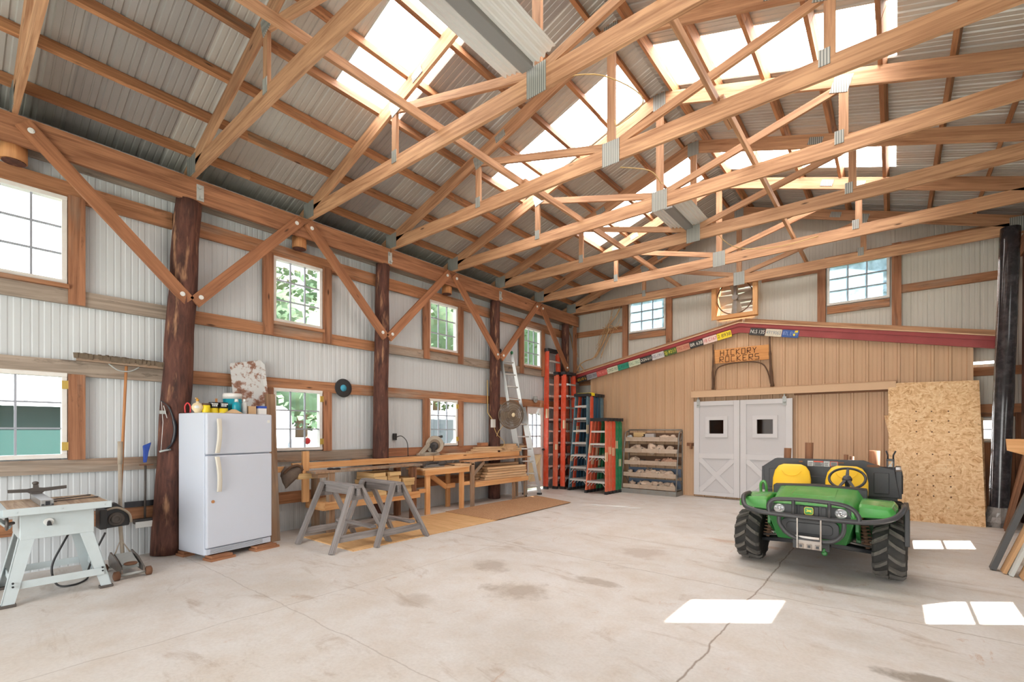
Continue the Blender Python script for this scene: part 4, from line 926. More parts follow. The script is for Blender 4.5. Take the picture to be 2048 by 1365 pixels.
# left bench
t = thing('workbench', 'weathered plank workbench with a pine lower shelf, behind the sawhorses', 'workbench', (-6.5, 4.4, 0))
b = B(); b.hexa([(-6.36, 3.42, .885), (-6.36, 5.36, .895), (-6.64, 5.36, .895), (-6.64, 3.42, .885)], [(-6.36, 3.42, .915), (-6.35, 5.36, .925), (-6.64, 5.36, .925), (-6.64, 3.42, .915)]); obj('bench_top', b, M['oldboard'], t, label='grey weathered plank top')
b = B(); b.box(-6.38, -6.34, 3.55, 5.3, .35, .46); b.box(-6.9, -6.38, 3.55, 3.59, .34, .46); obj('shelf_rail', b, M['pine'], t)
b = B(); b.box(-6.9, -6.38, 3.6, 5.28, .44, .46); obj('shelf_board', b, M['ply'], t)
for x, y, mt in ((-6.42, 3.68, 'oldboard'), (-6.42, 5.2, 'brownboard'), (-6.85, 3.68, 'oldboard'), (-6.85, 5.2, 'brownboard')):
    b = B(); b.box(x-.045, x+.045, y-.045, y+.045, 0, .885); obj('leg', b, M[mt], t)
b = B(); b.box(-6.58, -6.40, 3.48, 3.72, .82, .885); obj('bearer', b, M['oldboard'], t)
b = B(); b.box(-6.34, -6.28, 5.0, 5.35, .92, .935); one('scrap_board', b, M['oldboard'], 'short grey scrap board on the right end of the weathered bench', 'board') if False else None
# small pine table
t = thing('pine_table', 'small bright pine saw table between the two benches', 'table', (-6.5, 6.0, 0))
b = B(); b.box(-6.88, -6.41, 5.42, 6.60, .80, .825); obj('table_top', b, M['lumber'], t)
b = B(); b.box(-6.45, -6.41, 5.47, 6.58, .705, .80); b.box(-6.88, -6.45, 5.47, 5.51, .705, .8); b.box(-6.88, -6.45, 6.54, 6.58, .705, .8); obj('apron', b, M['pine'], t)
for x, y in ((-6.47, 5.57), (-6.47, 6.42), (-6.85, 5.57), (-6.85, 6.42)):
    b = B(); b.box(x-.02, x+.02, y-.05, y+.05, 0, .80); obj('leg', b, M['pine'], t)
b = B(); b.bar((-6.66, 5.7, .74), (-6.66, 6.2, .42), .04, .09); b.bar((-6.66, 6.2, .44), (-6.66, 6.42, .44), .04, .09); obj('diagonal_brace', b, M['pine'], t)
for q in ((5.37, 5.55, .40, .47), (6.46, 6.64, .44, .51)):
    b = B(); b.box(-6.5, -6.46, *q); obj('side_cleat', b, M['pine'], t)
b = B(); b.box(-6.86, -6.3+.02-.14, 6.35, 6.72, .83, .855); one('plywood_offcut', b, M['lumber'], 'plywood offcut bridging from the pine table to the right bench', 'board')
# right bench
t = thing('workbench', 'plywood-topped bench with pine shelf below the miter saw end of the wall', 'workbench', (-6.6, 7.6, 0))
b = B(); b.hexa([(-6.42, 6.62, .885), (-6.40, 8.55, .905), (-6.76, 8.55, .905), (-6.74, 6.62, .885)], [(-6.42, 6.62, .905), (-6.40, 8.55, .925), (-6.76, 8.55, .925), (-6.74, 6.62, .905)]); obj('bench_top', b, M['benchtop'], t)
b = B(); b.box(-6.44, -6.40, 6.75, 8.47, .385, .485); obj('shelf_rail', b, M['pine'], t); b = B(); b.box(-6.75, -6.44, 6.75, 8.47, .465, .485); obj('shelf_board', b, M['benchtop'], t)
for x, y, h in ((-6.44, 6.69, .885), (-6.73, 6.69, .885), (-6.73, 8.44, .885)):
    b = B(); b.box(x-.02, x+.02, y-.045, y+.045, 0, h); obj('leg', b, M['oldboard'], t)
b = B(); b.box(-6.46, -6.42, 8.36, 8.44, 0, .4); b.box(-6.46, -6.42, 7.95, 8.02, 0.04, .4); b.box(-6.46, -6.42, 7.95, 8.44, 0, .04); obj('frame_leg', b, M['oldboard'], t)
b = B(); b.bar((-6.46, 6.73, .62), (-6.46, 7.05, .87), .03, .06); obj('diagonal_brace', b, M['oldboard'], t)
# lumber on the shelves
for k in range(16):
    col = k//6; row = k % 6; y0 = 4.38+.285*col+R(-.02, .02); z = .462+.0605*row
    b = B(); b.box(-6.86, -6.37+R(-.03, .02), y0, y0+.27+R(-.05, .0), z, z+.058)
    one('lumber_block', b, M['yellowpine'], 'yellow timber block stacked on the weathered bench shelf, column %s, %s' % (('left', 'middle', 'right')[col], ('bottom', 'second up', 'third up', 'fourth up', 'fifth up', 'sixth up')[row]), 'timber block', 'timber blocks under the weathered bench')
for k in range(11):
    row = k//2; z = .488+.052*row; sd = k % 2
    b = B(); b.bar((-6.78+sd*.2+R(-.02, .02), 7.05+.06*row+R(-.08, .08), z+.024), (-6.68+sd*.2, 8.40+R(-.03, .02), z+.024), .15, .044)
    one('lumber_board', b, M['lumber'], 'cut board in the stack on the right bench shelf, %s, %s' % (('bottom layer', 'second layer up', 'third layer up', 'fourth layer up', 'fifth layer up', 'top layer')[row], ('wall side', 'room side')[sd]), 'board', 'boards on the right bench shelf')
for k in range(9):
    row = k//3; z = 1.027+.043*row; y = 7.05+.42*(k % 3)+.1*row
    b = B(); b.bar((-6.98+R(0, .1), y, z+.02), (-6.78, y+.75+R(-.1, .1), z+.02), .1, .038)
    one('lumber_board', b, M['lumber'], 'short board in the loose pile on the wall counter, %s, %s' % (('bottom layer', 'middle layer', 'top layer')[row], ('left', 'centre', 'right')[k % 3]), 'board', 'boards on the wall counter')
b = B(); b.box(-6.98, -6.74, 6.35, 7.0, 1.026, 1.045); one('lumber_board', b, M['lumber'], 'wide thin board lying flat on the wall counter beside the miter saw', 'board')
b = B(); b.box(-6.94, -6.76, 8.12, 8.48, 1.027, 1.2); one('wood_crate', b, M['lumber'], 'plain wooden box on the right end of the wall counter', 'box')
b = B(); b.box(-6.98, -6.86, 7.4, 7.62, 1.16, 1.24); one('wood_chunk', b, M['brace'], 'brown wood chunk on top of the counter pile against the wall', 'block')
# miter saw
t = thing('miter_saw', 'dusty miter saw with round blade guard on the wall counter', 'miter saw', (-6.85, 6.0, 1.03))
b = B(); b.box(-6.98, -6.74, 5.74, 6.1, 1.027, 1.07); b.lathe([(.14, 0), (.14, .03), (0, .03)], (-6.85, 5.95, 1.062), (0, 0, 1)); obj('saw_base', b, M['dustgrey'], t)
b = B(); b.bar((-6.9, 5.78, 1.06), (-6.86, 5.95, 1.25), .05, .06); b.bar((-6.9, 5.72, 1.05), (-6.88, 5.98, 1.3), .02, .03); obj('pivot_arm', b, M['dustgrey'], t)
b = B(); b.lathe([(.0, -.03), (.15, -.03), (.158, -.02), (.158, .02), (.15, .03), (.06, .04), (0, .04)], (-6.83, 6.06, 1.23), (.8, -.6, .1), 32); obj('blade_guard', b, M['fanmesh'], t, label='round dusty blade guard')
b = B(); b.lathe([(.0, .03), (.075, .03), (.08, .07), (.06, .1), (0, .1)], (-6.83, 6.04, 1.20), (.8, -.6, .1), 20); b.box(-6.79, -6.74, 5.94, 5.99, 1.1, 1.24); obj('motor', b, M['toolblack'], t)
b = B(); b.bar((-6.86, 6.12, 1.36), (-6.84, 6.26, 1.39), .04, .045); b.bar((-6.84, 6.15, 1.25), (-6.82, 6.28, 1.24), .05, .06); obj('handle', b, M['toolblack'], t)
b = B(); b.lathe([(.159, -.035), (.17, -.035), (.17, .035), (.159, .035)], (-6.83, 6.06, 1.23), (.8, -.6, .1), 32); obj('guard_rim', b, M['dustgrey'], t)
# hand tools
t = thing('power_planer', 'black and silver power tool lying on the pine saw table', 'power tool', (-6.58, 5.85, .826))
b = B(); b.box(-6.66, -6.54, 5.55, 6.05, .827, .85); b.box(-6.63, -6.57, 5.6, 6.0, .85, .875); obj('tool_bed', b, M['alum'], t, .006)
b = B(); b.blob((-6.6, 6.02, .88), (.06, .12, .04), 2); b.tube(bez([(-6.6, 5.62, .87), (-6.6, 5.75, .905), (-6.6, 5.95, .905)], 5), .018, 8); b.blob((-6.6, 5.58, .86), (.05, .06, .03), 2); b.tube(bez([(-6.6, 6.1, .87), (-6.58, 6.3, .84), (-6.64, 6.45, .84)], 5), .008, 6); obj('tool_body', b, M['toolblack'], t)
b = B(); b.blob((-6.5, 3.72, .935), (.03, .05, .018), 2); b.blob((-6.47, 3.82, .935), (.02, .05, .014), 2); b.cyl((-6.53, 3.7, .93), (-6.45, 3.86, .93), .012); one('hand_clamp', b, M['canblack'], 'small black hand tool lying on the weathered bench, left end', 'tool')
t = thing('tool_bag', 'worn grey leather tool pouch hanging at the left end of the wall counter', 'tool bag', (-6.66, 3.2, .7))
b = B(); b.bar((-6.75, 3.0, .95), (-6.72, 3.38, .95), .03, .08); obj('hang_board', b, M['pine'], t)
rings = []
for k, (z, w, dd) in enumerate(((.70, .02, .02), (.76, .07, .05), (.84, .13, .07), (.92, .15, .06), (.985, .14, .03))):
    cy = 3.14+.03*k; rings.append([(-6.66+dd*math.cos(a*PI/6)+R(-.006, .006), cy+w*math.sin(a*PI/6)+R(-.008, .008), z+.02*math.sin(a)) for a in range(12)])
b = B(); b.loft(rings); obj('pouch', b, M['leather'], t)
b = B(); b.tube(bez([(-6.63, 3.1, .9), (-6.60, 3.18, .985), (-6.62, 3.3, 1.0), (-6.63, 3.37, .93)], 6), .018, 8); obj('pouch_strap', b, M['stick'], t)

# ------------------------------------------------------------------ sawhorses, floor sheets
for nm, yo, xa, xb, lab in (('a', 0.0, -6.22, -5.34, 'weathered grey sawhorse nearer the refrigerator'), ('b', .55, -6.08, -5.22, 'weathered grey sawhorse nearer the benches, half on the plywood')):
    yc = 3.46+yo; h = .80
    t = thing('sawhorse', lab, 'sawhorse', (-5.75, yc, 0), 'grey wooden sawhorses')
    b = B(); b.box(xa, xb, yc-.05, yc+.05, h-.04, h); b.box(xa, xb, yc-.02, yc+.02, h-.14, h-.04); obj('beam', b, M['greywood'], t, .004)
    for s in (-1, 1):
        for x, xf in ((xa+.07, xa+.10), (xb-.07, xb+.06)):
            b = B(); b.bar((xf, yc+s*.42, .0), (x, yc+s*.06, h-.02), .085, .04, (0, 1, 0)); obj('leg', b, M['greywood'], t)
    for x in (xa+.10, xb+.04):
        b = B(); b.bar((x, yc-.35, .16), (x, yc+.35, .16), .03, .085); obj('end_brace', b, M['greywood'], t)
    b = B(); b.bar((xa+.05, yc+.2, .235), (xb+.02, yc+.2, .235), .085, .035); obj('stretcher', b, M['greywood'], t)
    for x in (xa+.08, xb-.05):
        b = B(); b.prism([(yc-.11, h-.2), (yc+.11, h-.2), (yc+.06, h-.05), (yc-.06, h-.05)], 'yz', x-.045, x-.02); obj('gusset', b, M['greywood'], t)
b = B(); b.hexa([(-5.20, 3.28, .001), (-5.14, 5.95, .001), (-6.36, 5.95, .001), (-6.42, 3.28, .001)], [(-5.20, 3.28, .013), (-5.14, 5.95, .013), (-6.36, 5.95, .013), (-6.42, 3.28, .013)])
one('plywood_sheet', b, M['ply'], 'thin plywood sheet lying on the floor under the sawhorses', 'plywood')
b = B(); P0 = [(-5.13, 5.88), (-5.2, 8.33), (-6.36, 8.7), (-6.40, 7.2), (-6.38, 5.92)]
b.prism(P0, 'xy', .0135, .022); one('jute_mat', b, M['jute'], 'brown woven jute mat on the floor before the right bench', 'mat')

# ------------------------------------------------------------------ fan, outlet, cords on the fan post
t = thing('wall_fan', 'big round dusty wire-caged fan mounted on the fan post', 'fan', (-6.55, 8.0, 1.55))
ax = V((.93, -.35, -.05)).normalized(); ctr = V((-6.55, 8.03, 1.85)); ua = ax.orthogonal().normalized(); va = ax.cross(ua)
def ring(r, off): return [ctr+ax*off+ua*(r*math.cos(a*PI/18))+va*(r*math.sin(a*PI/18)) for a in range(36)]
b = B()
for r, off in ((.31, .0), (.29, .05), (.25, .075), (.20, .09), (.15, .1), (.1, .105), (.29, -.05), (.22, -.085), (.14, -.1)): b.tube(ring(r, off), .005 if r < .31 else .01, 5, True)
for k in range(60):
    a = k*PI/30; d = ua*math.cos(a)+va*math.sin(a)
    b.tube([ctr+ax*.108+d*.05, ctr+ax*.09+d*.2, ctr+ax*.05+d*.29, ctr+d*.31], .0032, 4, cap=False)
    b.tube([ctr-ax*.10+d*.05, ctr-ax*.085+d*.22, ctr-ax*.05+d*.29, ctr+d*.31], .0032, 4, cap=False)
obj('fan_cage', b, M['fanmesh'], t)
b = B()
for k in range(3):
    a = k*2*PI/3; ring_ = []
    for q in range(7):
        an = a+q*.17; d = ua*math.cos(an)+va*math.sin(an); ring_.append([ctr+d*.05+ax*(.03-.01*q), ctr+d*.27+ax*(.045-.015*q)])
    for q in range(6): b.face([ring_[q][0], ring_[q][1], ring_[q+1][1], ring_[q+1][0]])
obj('fan_blades', b, M['dustgrey'], t)
b = B(); b.lathe([(.0, .115), (.03, .112), (.05, .1), (.05, .09)], ctr, ax, 20); obj('hub_cap', b, M['cream'], t, label='pale hub cap')
b = B(); b.cyl(ctr-ax*.22, ctr-ax*.02, .075); b.bar(ctr-ax*.16, (-6.85, 7.95, 1.84), .05, .06); obj('fan_motor', b, M['dustgrey'], t)
t = thing('outlet_box', 'white electrical outlet box on the left of the fan post', 'outlet', (-6.8, 7.72, 1.56))
b = B(); b.box(-6.86, -6.80, 7.70, 7.80, 1.57, 1.75); obj('box', b, M['white'], t, .004)
b = B(); b.tube([(-6.99, 7.74, 2.62), (-6.98, 7.74, 1.9), (-6.85, 7.74, 1.75)], .011, 6); one('conduit_cable', b, M['cordyellow'], 'tan cable running down the left side of the fan post to the outlet box', 'cable')
b = B(); b.tube(bez([(-6.82, 7.76, 1.6), (-6.76, 7.8, 1.42), (-6.72, 8.0, 1.25), (-6.74, 7.9, 1.12), (-6.85, 7.6, 1.1)], 6), .006, 6); b.tube(bez([(-6.62, 7.85, 1.62), (-6.66, 7.75, 1.5), (-6.7, 7.72, 1.38)], 6), .006, 6); one('fan_cord', b, M['cordyellow'], 'thin cord hanging from the fan and outlet box', 'cord')
b = B(); b.tube(bez([(-7.02, 5.3, 1.38), (-6.98, 5.4, 1.4), (-6.95, 5.5, 1.28), (-6.95, 5.52, 1.03)], 6), .008, 6); b.box(-7.06, -7.03, 5.26, 5.33, 1.33, 1.45); one('saw_cord', b, M['black'], 'black cord plugged into the wall, right of the workbench post', 'cord')
b = B(); b.box(-7.0, -6.96, 9.95+.08, 10.1, 1.3, 1.45); one('light_switch', b, M['white'], 'white switch plate on the board right of the old side door', 'switch')
b = B(); b.cyl((-6.98, 9.52, 2.27), (-6.98, 9.52, 2.36), .06, .05); b.cyl((-7.0, 9.52, 2.26), (-6.96, 9.52, 2.262), .06); one('door_lamp', b, M['galv'], 'small metal lamp can sitting above the old side door', 'lamp')
# ------------------------------------------------------------------ ladders
def stepladder(o, ang, H, wb, wt, n, mats, name_label, group, lean=0.0, capm='black', tilt=.0, rw=.035, rd=.085):
    """o: left front foot; width runs along local +x, closed rear frame behind (+y)"""
    rail, step = mats
    MT = Matrix.Translation(o) @ Matrix.Rotation(ang, 4, 'Z')
    t = thing('step_ladder', name_label, 'ladder', tuple(MT @ V((wb/2, 0, 0))), group)
    def ob(nm, b, m, lab=None): b.xf(MT); return obj(nm, b, m, t, 0, lab)
    cx0 = wb/2; cxt = wb/2+lean
    def px(s, z): q = z/H; return cx0+(cxt-cx0)*q+s*(wb+(wt-wb)*q)/2
    def py(z): return tilt*z
    for s in (-1, 1):
        b = B(); b.bar((px(s, .04), py(.04), .04), (px(s, H-.03), py(H), H-.03), rw, rd, (0, 1, 0)); rl = ob('rail', b, M[rail])
        if rail != 'ldkblue':
            za = H*R(.3, .6); zb = za+R(.14, .26)
            b = B(); b.bar((px(s, za), py(za), za), (px(s, zb), py(zb), zb), rw+.003, rd*.62, (0, 1, 0)); b.bar((px(s, za), py(za), za), (px(s, zb), py(zb), zb), rw*.7, rd+.003, (0, 1, 0)); b.xf(MT); obj('rail_sticker', b, M['cream'], rl, 0, 'pale worn sticker')
        b = B(); b.bar((px(s, .04)-s*.0, .07+py(.04), .04), (px(s, H-.1), .068+py(H), H-.1), rw*.8, .038, (0, 1, 0)); ob('rear_rail', b, M[rail])
        b = B(); b.box(px(s, 0)-.03, px(s, 0)+.03, -.046, .046, 0, .07); b.box(px(s, 0)-.025, px(s, 0)+.025, .05, .09, 0, .07); ob('shoe', b, M['black'])
    for k in range(n):
        z = .3*(k+1)*(H/(n+1))/.305*1.0
        z = H*(k+1)/(n+1)
        xa, xb = px(-1, z)+rw/2, px(1, z)-rw/2
        b = B(); b.box(xa, xb, -.05+py(z), .035+py(z), z-.028, z); b.box(xa, xb, -.055+py(z), -.048+py(z), z-.045, z)
        if k < 3:
            b.bar((xa, -.03+py(z), z-.13), (xa+.09, -.03+py(z), z-.03), .012, .02, (0, 1, 0)); b.bar((xb, -.03+py(z), z-.13), (xb-.09, -.03+py(z), z-.03), .012, .02, (0, 1, 0))
        ob('step', b, M[step])
        if k % 2: b = B(); b.box(px(-1, z)+.02, px(1, z)-.02, .06+py(z), .08+py(z), z-.1, z-.07); ob('rear_brace', b, M['alum'])
    b = B(); b.box(px(-1, H)-.045, px(1, H)+.045, -.05+py(H), .092+py(H), H-.075, H); ob('top_cap', b, M[capm])
    return t
stepladder((-6.93, 9.93, 0), PI/2, 3.62, .72, .5, 11, ('orange', 'alstep'), 'tallest orange step ladder, standing against the left wall in the corner', 'orange corner ladders', lean=-.06)
stepladder((-6.77, 10.12, 0), PI/2, 3.02, .66, .42, 9, ('pinkorange', 'alstep'), 'middle orange ladder of the corner row, faded and shorter than the tallest', 'orange corner ladders', lean=-.05)
stepladder((-6.59, 10.2, 0), PI/2, 3.02, .68, .44, 9, ('orange', 'alstep'), 'orange ladder nearest the blue ladders, its steps in view', 'orange corner ladders', lean=-.06)
for k, (rail, capm, lab) in enumerate((('lblue', 'black', 'foremost grey-blue step ladder of the leaning stack'), ('orange', 'canyellow', 'orange step ladder with a yellow top cap, second in the blue stack'), ('ldkblue', 'black', 'navy step ladder behind the yellow-capped one'), ('ldkblue', 'black', 'second navy step ladder, deeper in the blue stack'), ('lblue', 'black', 'rearmost grey-blue step ladder of the stack'))):
    stepladder((-6.37+.012*k, 10.14+.15*k, 0), 0, 2.42+.02*(k == 1), .52, .32, 7, (rail, 'alstep'), lab, 'blue ladder stack', lean=.11, capm=capm, rw=.03)
for k, (rail, lab) in enumerate((('pinkorange', 'foremost short orange step ladder beside the bin rack'), ('pinkorange', 'second short orange step ladder from the front'), ('orange', 'third short orange step ladder, in front of the green ones'), ('lgreen', 'first green step ladder, behind the short orange ones'), ('lgreen', 'rearmost green step ladder, beside the bin rack'))):
    stepladder((-5.78+.012*k, 9.96+.15*k, 0), 0, 1.80, .54, .36, 5, (rail, 'alstep'), lab, 'short ladder stack', lean=.09, rw=.034)
# aluminium extension ladder
t = thing('extension_ladder', 'aluminium extension ladder leaning on the wall between the fan post and side door', 'ladder', (-6.6, 8.8, 0))
A0, A1 = V((-6.73, 8.76, .04)), V((-6.46, 8.97, .04)); T0, T1 = V((-6.94, 8.20, 3.30)), V((-6.86, 8.52, 3.28))
mid = .62
for p, q, nm in ((A0, T0, 'left'), (A1, T1, 'right')):
    b = B(); m_ = p+(q-p)*mid; b.bar(p, m_, .03, .085, (1, .6, 0)); obj('lower_rail', b, M['alum'], t)
    o_ = V((-.045, -.03, 0)); b = B(); b.bar(p+(q-p)*.22+o_, q+o_, .025, .07, (1, .6, 0)); obj('upper_rail', b, M['alum'], t)
    b = B(); b.box(p.x-.045, p.x+.045, p.y-.04, p.y+.04, 0, .045); obj('foot', b, M['black'], t)
    b = B(); b.blob(q+o_+V((0, 0, .03)), (.035, .035, .045), 2); obj('end_cap', b, M['canblack'] if nm == 'left' else M['lgreen'], t)
for k in range(11):
    q = (k+.6)/11.3
    b = B(); pa = A0+(T0-A0)*q; pb = A1+(T1-A1)*q
    if q > mid: pa = pa+V((-.045, -.03, 0)); pb = pb+V((-.045, -.03, 0))
    b.tube([pa, pb], .017, 8); obj('rung', b, M['alstep'], t)

# ------------------------------------------------------------------ bin rack
t = thing('bin_rack', 'low steel display rack with five tiers of dusty wooden bins', 'rack', (-4.5, 10.85, 0))
x0, x1 = -5.17, -3.84
def yf(z): return 10.62+.13*z
b = B(); b.box(x0, x1, 10.6, 11.03, 0.0, .05); b.box(x0-.01, x1+.01, 10.585, 10.60, 0, .11); b.box(x1, x1+.015, 10.6, 11.03, 0, .1); obj('base_frame', b, M['rack'], t)
for x in (x0+.0, x1-.0):
    b = B(); b.tube([(x, 10.60, .03), (x, yf(1.38), 1.40), (x, yf(1.4)+.04, 1.46), (x, 10.9, 1.48), (x, 11.02, 1.49)], .014, 8); b.cyl((x, 11.02, 0), (x, 11.02, 1.52), .012); b.bar((x, 10.66, .98), (x, 10.98, 1.38), .008, .02); b.bar((x, 10.7, .52), (x, 11.0, .2), .008, .02); obj('side_frame', b, M['rack'], t)
b = B(); b.cyl((x0, 11.02, 1.52), (x1, 11.02, 1.52), .014)
for z in (.3, .8): b.box(x0, x1, 11.015, 11.025, z, z+.03)
obj('back_rail', b, M['rack'], t)
tiers = (.12, .40, .685, .97, 1.245); tnm = ('bottom', 'second lowest', 'middle', 'second highest', 'top')
for k, z in enumerate(tiers):
    b = B(); b.box(x0+.015, x1-.015, yf(z)+.02, 11.0, z, z+.012); sh = obj('shelf', b, M['rack'], t)
    b = B(); b.box(x0+.016, x1-.016, 10.99, 11.0, z+.012, z+.2)
    obj('liner', b, M['bluebin'] if k in (0, 1) else M['stick'], t)
    w = (x1-x0-.04)/3
    for j in range(3):
        xa = x0+.02+j*w
        b = B(); b.box(xa+.003, xa+w-.003, yf(z)-.005, yf(z)+.012, z, z+.10+R(-.004, .004)); obj('bin_front', b, M['binwood'], t)
        if j: b = B(); b.box(xa-.003, xa+.003, yf(z)+.0, 10.98, z, z+.12); obj('divider', b, M['rack'], t)
    for j in range(11 if k < 4 else 5):
        x = R(x0+.12, x1-.12) if k < 4 else R(-4.3, -3.98); sz = R(.04, .085)
        b = B(); b.blob((x, R(yf(z)+.09, 10.9), z+.055+sz*.55), (sz*R(.9, 1.7), sz, sz*R(.8, 1.5)), 2, .34, sm=False)
        o = one('paper_scrap', b, M['rag' if (k == 2 and x > -4.6) else 'paper'], 'crumpled dusty paper lying in a bin on the %s tier of the rack' % tnm[k], 'paper', 'crumpled papers in the rack bins')
z = tiers[4]+.012
b = B(); b.box(-4.72, -4.46, 10.86, 10.98, z, z+.17); one('grey_block', b, M['block'], 'pale grey block standing on the top tier of the rack', 'block', bev=.004)
b = B(); b.box(-4.98, -4.68, 10.86, 10.97, z, z+.20); one('cane_box', b, M['yellowpine'], 'straw-coloured box standing left of the grey block on the rack top', 'box', bev=.004)
b = B(); b.blob((-5.08, 10.9, z+.07), (.075, .07, .075), 2, .25, sm=False); one('grey_bundle', b, M['cleargrey'], 'grey crumpled bundle at the left end of the rack top', 'bundle')

# ------------------------------------------------------------------ sign
t = thing('hanging_sign', 'wooden sign reading HICKORY ROCKERS in a bent-branch frame above the sliding door', 'sign', (-2.58, 11.0, 2.42))
b = B(); b.box(-3.13, -2.03, 10.985, 11.005, 2.99, 3.30); bd = obj('sign_board', b, M['signwood'], t, .003)
ST = {'H': ['0002', '1012', '0111'], 'I': ['.5,0,.5,2', '0010', '0212'], 'C': ['0010', '0002', '0212'], 'K': ['0002', '0112', '0110'], 'O': ['0002', '0212', '1210', '1000'], 'R': ['0002', '0212', '1211', '1101', '0110'], 'Y': ['.5,0,.5,1', '.5,1,0,2', '.5,1,1,2'], 'E': ['0010', '0002', '0212', '.0,1,.7,1'], 'S': ['0010', '1011', '1101', '0102', '0212']}
for word, xs, z0 in (('HICKORY', -2.985, 3.155), ('ROCKERS', -3.0, 3.012)):
    b = B(); st = .108 if word[0] == 'H' else .118
    for k, ch in enumerate(word):
        for s_ in ST[ch]:
            q = [float(v) for v in s_.split(',')] if ',' in s_ else [float(v) for v in s_]
            xa, za, xb, zb = q; X = lambda v: xs+k*st+v*st*.62; Z = lambda v: z0+v*.058
            b.bar((X(xa), 10.982, Z(za)), (X(xb), 10.982, Z(zb)), .012, .006, (0, 1, 0))
    obj('lettering', b, M['burnt'], bd, 0, 'dark stick letters')
for pts, rr in (([(-3.145, 10.99, 3.43), (-3.14, 10.985, 3.1), (-3.15, 10.985, 2.8), (-3.14, 10.97, 2.42)], (.014, .02, .024, .03)), ([(-2.02, 10.99, 3.46), (-2.01, 10.985, 3.1), (-1.995, 10.985, 2.8), (-1.965, 10.97, 2.42)], (.016, .022, .028, .04))):
    b = B(); P2 = bez(pts, 5); rs = [rr[min(3, k//5)]+R(-.003, .004) for k in range(len(P2))]; b.tube(P2, rs, 8); obj('branch_post', b, M['stick'], t)
b = B(); b.tube(bez([(-3.13, 10.99, 2.46), (-3.10, 10.99, 2.75), (-3.0, 10.99, 2.92), (-2.6, 10.99, 2.98), (-2.2, 10.99, 2.93), (-2.06, 10.99, 2.75), (-2.0, 10.99, 2.48)], 6), .013, 6); b.tube(bez([(-3.12, 10.98, 3.3), (-3.10, 10.98, 2.9), (-3.1, 10.97, 2.5), (-3.06, 10.96, 2.30)], 5), .007, 6); obj('bent_branch', b, M['stick'], t)

# ------------------------------------------------------------------ licence plates
PL = [('8510 L', c(32, 34, 40), c(226, 176, 60)), ('EZD 780', c(150, 150, 156), c(90, 92, 104)), ('17N 4119', c(196, 84, 76), c(236, 150, 140)), ('CMZ-92', c(212, 212, 186), c(110, 130, 110)), ('C 42118', c(36, 146, 120), c(24, 96, 84)), ('EAC 7862', c(206, 214, 186), c(130, 160, 130)),
      ('OGN-611', c(36, 36, 36), c(230, 228, 214)), ('KE-1911', c(206, 202, 200), c(90, 98, 128)), ('SJ-9217', c(70, 92, 36), c(224, 214, 70)), ('TRS 2098', c(196, 140, 112), c(176, 80, 68)), ('BR 638', c(34, 34, 36), c(226, 224, 212)), ('18 C167', c(228, 200, 190), c(190, 70, 70)), ('2 8938', c(238, 210, 30), c(70, 64, 30))]
PR = [('NLS 135', c(38, 38, 40), c(222, 220, 212)), ('49Y9063', c(214, 206, 186), c(130, 140, 150)), ('87L EWF', c(36, 84, 156), c(140, 160, 206))]
sl = math.atan(.2)
def plate(x, s, txt, col, tcol, lab):
    z = 3.82-.2*abs(x-XC)-.165
    m1 = plain('plate_paint', col, .45, dirt=.2, dcol=c(140, 120, 100), dscale=14); m2 = plain('plate_text', tcol, .45)
    t = thing('license_plate', lab, 'license plate', (x, 10.95, z), 'license plates on the red fascia')
    b = B(); b.prism(rrect(-.15, .15, -.075, .075, .015, 3), 'xz', -.0015, .0015); b.box(-.145, .145, -.003, -.0016, .068, .072); b.box(-.145, .145, -.003, -.0016, -.072, -.068)
    b.xf(Matrix.Translation((x, 10.95, z)) @ Matrix.Rotation(s*sl, 4, 'Y')); obj('plate', b, m1, t)
    text('plate_number', txt, .105, m2, t, (x, 10.9475, z), (PI/2, s*sl, 0), .27, .001)
    return t
cl = ['black and gold', 'dusty grey', 'red', 'cream', 'teal green', 'pale green', 'black and white', 'white with navy digits', 'dark green and yellow', 'salmon', 'black and cream', 'pink', 'bright yellow']
for k, (tx, a, b_) in enumerate(PL): plate(-2.74-.299*(12-k)-.16, -1, tx, a, b_, '%s license plate reading %s on the red fascia' % (cl[k], tx))
for k, (tx, a, b_) in enumerate(PR): lastp = plate(XC+.36+.302*k, 1, tx, a, b_, '%s license plate reading %s, right of the fascia peak' % (('black', 'white', 'blue')[k], tx))
x = XC+.36+.604; z = 3.82-.2*(x-XC)-.165; b = B(); b.box(x+.08, x+.135, 10.945, 10.948, z+.01, z+.05); b.box(x+.05, x+.085, 10.945, 10.948, z-.05, z-.01); obj('plate_sticker', b, M['canyellow'], lastp, 0, 'yellow stickers')
# ------------------------------------------------------------------ dry vine
t = thing('dry_vine', 'tangle of dry bent branches hung in the back left corner above the fascia', 'dry branches', (-6.2, 11.2, 3.2))
def vy(px, py, y=11.25):
    u = (px-1024)/941.6; v = (862-py)/941.6; dx, dy = -.63057+u*.77613, .77613+u*.63057; tt = y/dy
    return (dx*tt, y, 1.5+v*tt)
main = [[(1152, 745), (1160, 730), (1172, 722), (1186, 717), (1195, 704), (1205, 690), (1212, 672), (1222, 655)], [(1190, 716), (1198, 704), (1206, 684), (1216, 664), (1218, 650), (1230, 636), (1240, 618)], [(1133, 655), (1141, 672), (1146, 700), (1152, 726), (1158, 744)], [(1160, 730), (1166, 738), (1168, 744)], [(1205, 655), (1222, 660), (1240, 650)], [(1196, 700), (1210, 660), (1222, 652), (1236, 660)], [(1150, 640), (1147, 680), (1156, 715)]]
b = B()
for ln in main[:4]: b.tube(bez([vy(*p, 11.22+R(-.06, .06)) for p in ln], 5), .016, 6)
obj('branch', b, M['vine'], t)
b = B()
